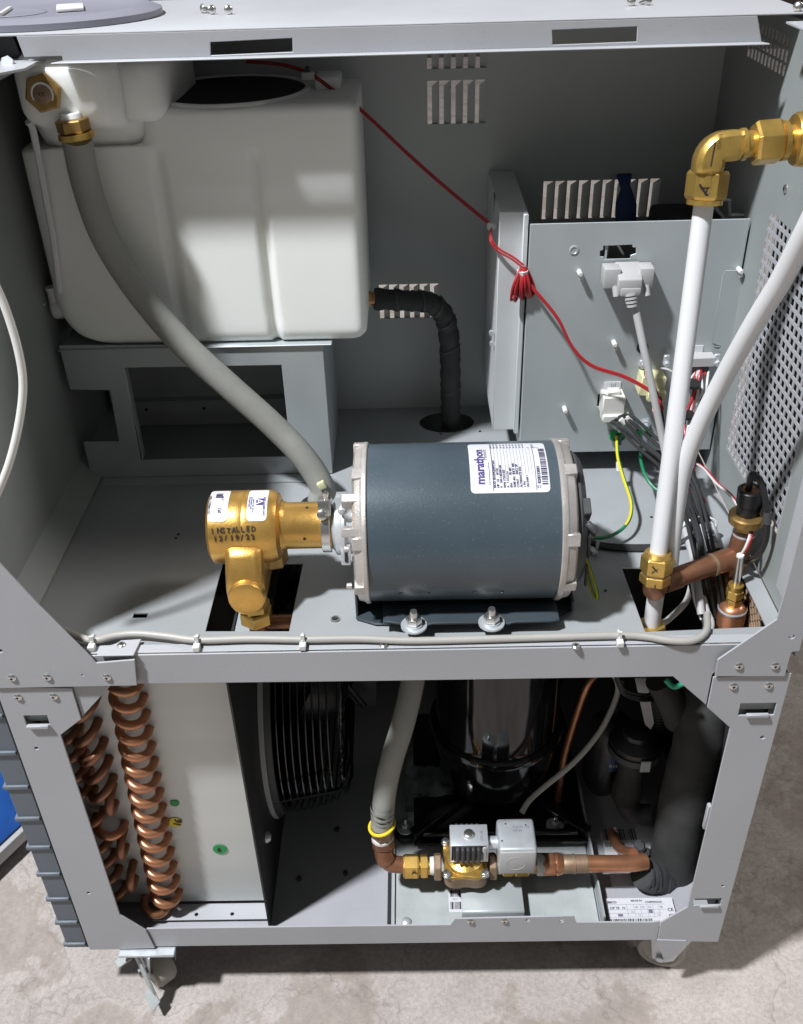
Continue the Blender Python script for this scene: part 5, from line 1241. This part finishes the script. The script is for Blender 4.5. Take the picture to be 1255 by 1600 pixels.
wo = wo.build('felt_pad', M['wool'], ang=80); tag(wo, 'crumpled grey felt pad beside the compressor foot, behind the hose', 'pad')

# lower hose, copper elbow
lh = [at(648, 1040, y=.13), at(644, 1070, y=.118), at(630, 1130, y=.10), at(613, 1185, y=.088), at(602, 1235, y=.078), at(597, 1290, y=.07)]
lo = thing('lower_hose', 'grey hose with a yellow ring dropping to a copper elbow in the lower bay', 'hose', (lh[-1].x, lh[-1].y, .17))
spl = spline(lh, 10); MB().tube(spl, .0135, 20).build('hose_body', M['hose'], lo)
e = lh[-1]
MB().tube([e+V(.0150*math.cos(a), .0150*math.sin(a), .004*math.cos(a)-.002*0+.001) for a in [2*PI*i/28 for i in range(28)]], .0020, 8, closed=True).build('yellow_ring', M['yellowp'], lo)
for k in (.012, .020, .030): MB().lathe(e+V(.001, .0005, k), (.03, .0, 1), [(0, .0135), (.0025, .01385), (.005, .0135)], 20, cap=False).build('barb_ridge', M['hose'], lo)
MB().nut(e, (0, 0, -1), .000, .020, .0135, rot=.2).build('hex_fitting', M['bronzed'], lo, .0005, 1, smooth=False)
MB().lathe(e, (0, 0, -1), [(.019, .0128), (.024, .0135), (.027, .0128)], 20).build('taped_joint', M['ptfe'], lo)
yv = .058
cez = at(606, 1351, y=yv)
pth = [e+V(0, 0, -.024), e+V(.001, -.002, -.036), V(e.x+.002, yv+.003, cez.z+.012), V(e.x+.008, yv, cez.z+.003), V(e.x+.018, yv, cez.z), V(at(632, 1352, y=yv).x, yv, at(632, 1352, y=yv).z)]
rr = spline(pth, 6); MB().tube(rr, [.0140 if i < 7 else .0118 if i < 16 else .0102 for i in range(len(rr))], 18).build('copper_elbow', M['copperold'], lo)

# solenoid valve assembly
vz = at(735, 1352, y=yv).z
sv = thing('solenoid_valve', 'brass solenoid valve with a finned coil and a square metal junction box', 'valve', (at(740, 1352, y=yv).x, yv, .15))
X = lambda px: at(px, 1352, y=yv).x
MB().nut((X(630), yv, vz), (1, 0, 0), 0, X(655)-X(630), .0150, rot=.3).build('hex_nut', M['brass'], sv, .0005, 1, smooth=False)
MB().nut((X(657), yv, vz), (1, 0, 0), 0, X(669)-X(657), .0145, rot=.3).build('hex_body', M['brass'], sv, .0005, 1, smooth=False)
MB().lathe((X(652), yv, vz), (1, 0, 0), [(0, .010), (X(676)-X(652), .010)], 16).build('thread', M['brass'], sv)
for a, b in ((X(672), X(681)), (X(776), X(784))): MB().lathe((a, yv, vz), (1, 0, 0), [(0, .0105), ((b-a)*.5, .0112), (b-a, .0105)], 16).build('thread_tape', M['ptfe'], sv)
for px, rot_ in ((648, .3),):
    p = V(X(px), yv-.0135, vz+.0045)
    mk(sv, M['inkblack'], [p+V(-.004, .001, -.004), p+V(.001, .0, .004)], .0006); mk(sv, M['inkblack'], [p+V(.003, .001, -.002), p+V(-.003, 0, .002)], .0006)
MB().nut((X(678), yv, vz-.002), (1, 0, 0), 0, X(690)-X(678), .0172, rot=.25).build('inlet_hex', M['bronzed'], sv, .0008, 1, smooth=False)
MB().nut((X(764), yv, vz-.002), (1, 0, 0), 0, X(776)-X(764), .0172, rot=.25).build('outlet_hex', M['bronzed'], sv, .0008, 1, smooth=False)
vcx = X(727)
def lob(r, n=60, k=4, amp=.13, ph=PI/4): return [(vcx+r*(1+amp*math.cos(k*(2*PI*i/n-ph)))*math.cos(2*PI*i/n), yv+.004+r*(1+amp*math.cos(k*(2*PI*i/n-ph)))*math.sin(2*PI*i/n)) for i in range(n)]
MB().plate(lob(.0285), [], XY(vz-.014), (0, 0, .016)).build('valve_body', M['bronzed'], sv, .001, 2)
bo_ = MB().plate(lob(.0285), [], XY(vz+.0025), (0, 0, .005)); bo_.lathe((vcx, yv+.004, vz+.0075), (0, 0, 1), [(0, .0245), (.004, .0225), (.007, .016), (.009, .011), (.016, .011)], 36)
bo_.build('bonnet', M['brass'], sv, .0008, 2)
for sx in (-1, 1):
    for sy in (-1, 1):
        c = V(vcx+sx*.0228, yv+.004+sy*.0228, vz+.0075); m = MB().lathe(c, (0, 0, 1), [(0, .0056), (.001, .0056)], 14); m.nut(c, (0, 0, 1), .001, .006, .0050); m.build('bonnet_bolt', M['steel'], sv, .0003, 1)
cz = vz+.0235; hx = .0195
yk = MB().prism([(vcx+hx*sx+.004, yv+.003+y, cz+z) for sx, y, z in ((-1, 0, 0),)]*1+[], (0, 0, .001)) if False else MB()
ccx = vcx+.004; ccy = yv+.004
yk.box(ccx-.0225, ccx-.0205, ccy-.015, ccy+.015, cz, cz+.027); yk.box(ccx+.0205, ccx+.0225, ccy-.015, ccy+.015, cz, cz+.027); yk.box(ccx-.0225, ccx+.0225, ccy-.015, ccy+.015, cz+.0272, cz+.0292); yk.box(ccx-.0225, ccx+.0225, ccy-.015, ccy+.015, cz-.0022, cz-.0002)
yk.build('coil_yoke', M['zinc'], sv, .0008, 2)
MB().box(ccx-.0195, ccx+.0195, ccy-.0155, ccy+.0155, cz+.0005, cz+.0265).build('coil_body', M['blackp'], sv, .001, 1)
for i in range(5):
    x = ccx-.014+.0062*i
    for s_ in (-1, 1): MB().box(x-.0022, x+.0022, ccy+s_*.0155-.0045, ccy+s_*.0155+.0045, cz+.0002, cz+.0262).build('coil_fin', M['tape'], sv, .0018, 2)
MB().box(ccx+.0155, ccx+.0204, ccy-.0165, ccy+.0150, cz+.001, cz+.026).build('coil_end', M['gcable'], sv, .001, 1)
m = MB().lathe((ccx, ccy, cz+.0292), (0, 0, 1), [(0, .0068), (.002, .0066), (.0035, .0060), (.0045, .0040), (.0042, .001)], 20); m.build('top_nut', M['steel'], sv)
lettering(sv, M['greyink'], lambda u, v: V(ccx+.013-v, ccy-.010+u, cz+.0295), [('120V 60', .0, -.0035, .0045, 0, 0)])
jx0, jx1 = at(778, 1320, y=.052).x, at(837, 1320, y=.052).x; jy0, jy1 = .036, .082; jz0, jz1 = vz+.0125, vz+.0575
MB().box(jx0, jx1, jy0, jy1, jz0, jz1).build('junction_box', M['zinc'], sv, .004, 3)
mm_ = MB().box(jx0+.001, jx1-.001, jy0-.0012, jy0+.004, jz0+.001, jz1-.003); mm_.build('box_front', M['beige'] if False else M['gcable'], sv, .003, 2)
kc = V((jx0+jx1)/2-.002, jy0-.0012, (jz0+jz1)/2-.001); MB().tube([kc+V(.0112*math.cos(a), 0, .0112*math.sin(a)) for a in [2*PI*i/36 for i in range(36)]], .0004, 6, closed=True).build('knockout', M['gcable'], sv)
MB().lathe((ccx+.0225, ccy, cz+.014), (1, 0, 0), [(0, .0062), (.0015, .0062), (.0015, .0078), (max(.004, jx0-ccx-.0225), .0078)], 20).build('conduit_nipple', M['zinc'], sv)
for dx, dy in ((-.018, -.010), (.012, .012), (-.012, .014)): MB().lathe(((jx0+jx1)/2+dx, (jy0+jy1)/2+dy, jz1), (0, 0, 1), [(0, .0014), (.0004, .0012)], 8).build('box_rivet', M['steel'], sv)
lettering(sv, M['greyink'], lambda u, v: V((jx0+jx1)/2+u, (jy0+jy1)/2+v, jz1+.0003), [('VOLTS 120', -.004, .008, .0042, 0, 0), ('HZ 60', -.004, .003, .0042, 0, 0)])
MB().nut((X(784), yv, vz), (1, 0, 0), 0, X(802)-X(784), .0140, rot=.3).build('hex_nut', M['brass'], sv, .0005, 1, smooth=False)
MB().nut((X(803), yv, vz), (1, 0, 0), 0, X(826)-X(803), .0155, rot=.0).build('hex_nut', M['brass'], sv, .0005, 1, smooth=False)
MB().nut((X(828), yv, vz), (1, 0, 0), 0, X(842)-X(828), .0120, rot=.2).build('hex_body', M['brassold'], sv, .0004, 1, smooth=False)
MB().lathe((X(838), yv, vz), (1, 0, 0), [(0, .0125)]+[(.0006+i*.0016, .0130+.0008*(i % 2)) for i in range(6)]+[(.011, .0120)], 24).build('thread_tape', M['ptfe'], sv)
p = V(X(813), yv-.0085, vz+.0132); mk(sv, M['inkblack'], [p+V(-.004, -.002, -.003), p+V(.004, .001, .001)], .0006); mk(sv, M['inkblack'], [p+V(.003, -.002, -.003), p+V(-.002, .001, .001)], .0006)
# copper pipe to the insulated line
cp = thing('copper_line', 'horizontal copper pipe from the solenoid valve to the black insulated line', 'pipe', (X(920), yv, vz-.01))
MB().nut((X(846), yv, vz), (1, 0, 0), 0, X(868)-X(846), .0150, rot=.1).build('copper_adapter', M['copper'], cp, .002, 2)
MB().lathe((X(866), yv, vz), (1, 0, 0), [(0, .0118), (.003, .0140), (.008, .0125), (.012, .0105)], 24).build('adapter_neck', M['copper'], cp)
MB().lathe((X(879), yv, vz), (1, 0, 0), [(0, .0108), (.002, .0114), (.012, .0114), (.0125, .0120), (.0145, .0120), (.015, .0110), (X(917)-X(879), .0110)], 24).build('soldered_coupling', M['bronzed'], cp)
MB().tube(spline([(X(915), yv, vz), (X(960), yv, vz-.001), (X(990), yv+.002, vz-.003), (X(1010), yv+.006, vz-.006)]), .0103, 18).build('pipe_body', M['copper'], cp)
MB().tube(spline([(X(992), .07, vz+.002), at(968, 1325, y=.10), at(955, 1300, y=.13)]), .0065, 12).build('copper_branch', M['copper'], cp)
# insulated line, filter, loops
il = thing('insulated_line', 'thick black foam insulated pipe curving down the right side of the lower bay', 'pipe', (.70, .10, .13))
ip = [at(1088, 1055, y=.15), at(1098, 1110, y=.125), at(1090, 1165, y=.115), at(1075, 1225, y=.105), at(1058, 1310, y=.096), at(1047, 1385, y=.088)]
ipp = spline(ip, 9); MB().tube(ipp, [.0285+.0006*math.sin(i*.9)+.0015*(i/len(ipp)) for i in range(len(ipp))], 28).build('foam_sleeve', M['foam'], il)
MB().tube(spline([at(1000, 1364, y=.062), at(1018, 1366, y=.066), at(1040, 1368, y=.078)]), [.016]*2+[.019]*6+[.022]*6+[.025]*3, 20).build('tape_wrap', M['tape'], il) if False else None
tpth = spline([at(1002, 1366, y=.060), at(1016, 1368, y=.066), at(1034, 1372, y=.078), at(1050, 1372, y=.09)], 6)
MB().tube(tpth, [.0165+.0095*(i/(len(tpth)-1))**.8+.0008*math.sin(i*2.1) for i in range(len(tpth))], 18).build('tape_wrap', M['tape'], il)
for k in (2, 6, 10): MB().lathe(tpth[k], (1, .4, -.2), [(-.0012, .0172+.0095*(k/(len(tpth)-1))**.8), (.0012, .0178+.0095*(k/(len(tpth)-1))**.8)], 18, cap=False).build('tape_edge', M['tape'], il)
MB().tube(spline([at(1030, 1062, y=.12), at(1040, 1080, y=.12), at(1050, 1100, y=.125), at(1058, 1125, y=.14)]), [.016]*25, 18).build('upper_elbow', M['foam'], il)
fd = thing('filter_drier', 'black can shaped filter with a strap above a taped elbow in the right bay', 'filter', (.66, .17, .14))
fa, fb = at(995, 1150, y=.15), at(972, 1280, y=.15)
d3 = (fb-fa).normalized()
MB().lathe(fa, d3, [(-.012, .012), (-.010, .017), (-.004, .018), (.0, .026), (.004, .0315), (.022, .0325), (.026, .030), (.03, .020)], 32).build('filter_cap', M['blackp'], fd)
MB().lathe(fa, d3, [(.012, .0332), (.022, .0332)], 32, cap=False).build('strap', M['tape'], fd)
MB().obox(fa+d3*.017+V(.006, -.0335, 0), (.006, 0, 0), (0, .0012, 0), (0, 0, .009)).build('strap_clip', M['trayp'], fd, .0006, 1)
MB().lathe(fa, d3, [(.026, .0165), (.075, .016), (.085, .0185), (.10, .0195), (.115, .017), (.12, .008)], 24).build('filter_stem', M['foam'], fd)
MB().tube(spline([fa+d3*.105, fa+d3*.125+V(.004, -.004, 0), fa+d3*.14+V(.016, -.01, .004), fa+d3*.145+V(.032, -.012, .010)]), .0150, 16).build('taped_elbow', M['tape'], fd)
p = at(962, 1297, y=.13); MB().obox(p, (.0018, 0, -.004), (0, .001, 0), (.0012, 0, .001)).build('pale_scratch', M['label'], fd)
pk = MB(); r_ = random.Random(9)
for i in range(9): pk.lathe(at(1003+r_.uniform(-9, 9), 1328+r_.uniform(-10, 8), y=.10), (r_.uniform(-1, 1), -1, r_.uniform(-1, 1)), [(0, .004), (.004, .008), (.009, .005)], 7)
pk.build('foil_crumple', M['tape'], fd)
# second can to the left with a round label
dc2 = thing('receiver_can', 'black receiver can with a round blue label at the back of the right bay', 'canister', (.64, .2, .16))
c0 = at(955, 1160, y=.19); MB().lathe(c0+V(0, 0, .045), (-.05, 0, -1), [(0, .012), (.006, .022), (.012, .0265), (.075, .027), (.11, .0265), (.128, .018), (.13, .006)], 32).build('can_body', M['blackp'], dc2)
lb2 = wrapped(rect(-.022, -.012, .022, .012), lambda u, v: V(c0.x+.0275*math.sin(u/.0275), c0.y-.0275*math.cos(u/.0275), c0.z-.012+v), 'can_label', mat('blue_can_label', (.03, .05, .13), .4), dc2)
lettering(lb2, M['label'], lambda u, v: V(c0.x+.0279*math.sin(u/.0279), c0.y-.0279*math.cos(u/.0279), c0.z-.012+v), [('R134A', -.006, -.004, .007, 0, .01)], [(-.021, .009, .021, .0112), (-.021, -.0112, .021, -.0095)])
sg_ = thing('sight_strip', 'pale grey ribbon cable hanging in the upper right of the lower bay', 'cable', at(1003, 1095, y=.14))
MB().prism([at(992, 1060, y=.14), at(1011, 1060, y=.14), at(1022, 1130, y=.145), at(1017, 1140, y=.145), at(1008, 1132, y=.145)], (0, .002, 0)).build('ribbon', M['gcable'], sg_)
lp2 = thing('black_wire_loop', 'black wires looping across the grey ribbon under the shelf', 'wire', at(995, 1080, y=.13))
for i, dy in enumerate((0, 5, 9)): MB().tube(spline([at(962, 1052+dy, y=.13), at(975, 1076+dy, y=.125), at(1000, 1085+dy, y=.12), at(1022, 1084+dy, y=.13), at(1040, 1078+dy, y=.14)]), .002, 6).build('wire', M['blackp'], lp2)
fl_ = MB(); sp4 = spline([at(1022, 1085, y=.16), at(1030, 1110, y=.165), at(1028, 1140, y=.17)], 7)
for i in range(len(sp4)-1): fl_.lathe(sp4[i], sp4[i+1]-sp4[i], [(0, .0070), (.0018, .0080), (.0034, .0070)], 14)
tag(fl_.build('flexible_conduit', M['tape']), 'short ribbed grey conduit behind the ribbon cable', 'conduit')
gw = thing('green_wire_end', 'bright green wire end by the upper right corner of the lower bay', 'wire', at(1060, 1070, y=.08))
MB().tube(spline([at(1040, 1062, y=.09), at(1053, 1073, y=.085), at(1069, 1067, y=.08)]), .0030, 8).build('wire', mat('bright_green_wire', (.03, .42, .24), .4), gw)
tag(MB().tube(spline([at(958, 1050, y=.17), at(966, 1078, y=.165), at(948, 1125, y=.15), at(925, 1160, y=.14), at(893, 1195, y=.13), at(855, 1226, y=.12), at(828, 1250, y=.11), at(815, 1270, y=.10)]), .0034, 10).build('grey_cable', M['cable']), 'grey cable arching down to the square metal box of the valve', 'cable')
tag(MB().tube(spline([at(936, 1050, y=.22), at(918, 1062+10, y=.215), at(900, 1120, y=.21), at(882, 1180, y=.20), at(874, 1230, y=.19), at(870, 1262, y=.18)]), .0050, 12).build('thin_copper_tube', M['copper']), 'thin coppery tube slanting down behind the compressor to the right', 'tube')
tag(MB().tube(spline([at(972, 1060, y=.20), at(963, 1100, y=.20), at(962, 1130, y=.20), at(972, 1155, y=.195)]), .0045, 10).build('bent_grey_tube', M['tape']), 'dark bent tube beside the receiver can', 'tube')
# labels on the right part of the pan
lt = MB().box(.642, .716, .062, .150, .1262, .1268).build('pan_label', M['label']); 
ltz = .1270
tag(lt, 'white part label with a barcode and 007984 on the pan behind the copper pipe', 'label'); 
def LT(u, v): return V(u, v, ltz)
lettering(lt, M['inkblack'], LT, [('007984', .644, .1205, .0085, 0, .015)], barcode(.643, .131, .688, .149, 26))
lettering(lt, M['greyink'], LT, [('SERIAL NUMBER', .652, .0905, .0055, 0, 0)], [(.643, .100, .700, .108)])
l3 = MB().box(.6300, .7120, .0065, .044, .1292, .1298).build('rating_label', M['label'])
tag(l3, 'white rating label with table and barcode at the right front of the pan', 'label')
LU = lambda u, v: V(.6300+u, .0065+v, .1300)
def row(y0, y1, xs): return [(xs[i], y0, xs[i+1]-.0006, y1) for i in range(len(xs)-1)]
lettering(l3, M['inkblack'], LU, [('MADE IN', .031, .0325, .0034, 0, .03), ('JEBCO', .002, .0305, .004, 0, .04), ('COMPRESSOR', .048, .0305, .0033, 0, .03), ('DP 78', .004, .0225, .0045, 0, .02), ('N', .019, .0225, .0045, 0, .02), ('CE', .073, .019, .006, 0, .02), ('CE', .073, .011, .006, 0, .02), ('18', .034, .0235, .0038, 0, 0), ('50', .042, .0235, .0038, 0, 0), ('15', .050, .0235, .0038, 0, 0), ('78', .064, .0235, .0038, 0, 0), ('12', .028, .0175, .0035, 0, 0), ('19', .036, .013, .0035, 0, 0), ('13', .059, .013, .0035, 0, 0)], barcode(.002, .001, .052, .0095, 34))
lettering(l3, M['greyink'], LU, [], [(.001, .0285, .071, .0288), (.001, .0215, .071, .0218), (.001, .0165, .066, .0168), (.001, .0115, .060, .0118), (.0245, .0118, .0248, .0285), (.033, .0118, .0333, .0285), (.041, .0118, .0413, .0285), (.049, .0118, .0493, .0285), (.056, .0118, .0563, .0285), (.063, .0118, .0633, .0285), (.050, .0168, .055, .0215), (.012, .0125, .018, .016)])
MB().box(.625, .757, .0062, .30, .1262, .1286).build('label_shelf', PT, tr_) if False else None
# lower right inner mesh wall seen through the shelf opening
mw = MB()
y0, y1, z0, z1 = .06, .36, .475, .562; n = 30; k = 9
for i in range(-k, n):
    a = i/n
    for s_ in (1, -1):
        pts = []
        for t in range(k+1):
            u = (i+t)/n if s_ > 0 else (i+k-t)/n
            if 0 <= u <= 1: pts.append((W-.012, y0+(y1-y0)*u, z0+(z1-z0)*t/k))
        if len(pts) > 1: mw.tube([pts[0], pts[-1]], .0014, 4)
mw = mw.build('mesh_panel', M['bronzed'], cab, smooth=False)

# ---------------------------------------------------------------- blue tub left of the cabinet
bc0 = at(48, 1308, z=.02)
bt_ = thing('blue_tub', 'blue plastic bin with a pale grey rim base standing left of the cabinet', 'bin', (-.27, .30, 0))
u_ = (at(48, 1306, z=.02)-at(0, 1352, z=.02)); u_.z = 0; u_.normalize(); w_ = V(-u_.y, u_.x, 0)
o_ = at(48, 1306, z=.02)+u_*.08; o_.z = 0
def TB(a, b, z): return o_-u_*a+w_*b+V(0, 0, z)
m = MB(); A = .55; Bq = .38
m.add([TB(0, 0, .018), TB(A, 0, .018), TB(A, Bq, .018), TB(0, Bq, .018), TB(0, 0, .040), TB(A, 0, .040), TB(A, Bq, .040), TB(0, Bq, .040)], [(0, 1, 2, 3), (4, 5, 6, 7), (0, 1, 5, 4), (1, 2, 6, 5), (2, 3, 7, 6), (3, 0, 4, 7)])
m.build('rim_base', M['gcable'], bt_, .003, 2)
m = MB(); q = .006
m.add([TB(q, q, .041), TB(A-q, q, .041), TB(A-q, Bq-q, .041), TB(q, Bq-q, .041), TB(.01, .055, .115), TB(A-.01, .055, .115), TB(A-.01, Bq-.02, .115), TB(.01, Bq-.02, .115)], [(0, 1, 2, 3), (4, 5, 6, 7), (0, 1, 5, 4), (1, 2, 6, 5), (2, 3, 7, 6), (3, 0, 4, 7)])
m.build('tub_body', M['blue'], bt_, .008, 3)
m = MB()
for a in (.05, .5):
    for b in (.05, .33): m.lathe(TB(a, b, 0), (0, 0, 1), [(0, .012), (.018, .012)], 10)
m.build('foot', M['rubber'], bt_)
C.objects.unlink(_to); bpy.data.objects.remove(_to)
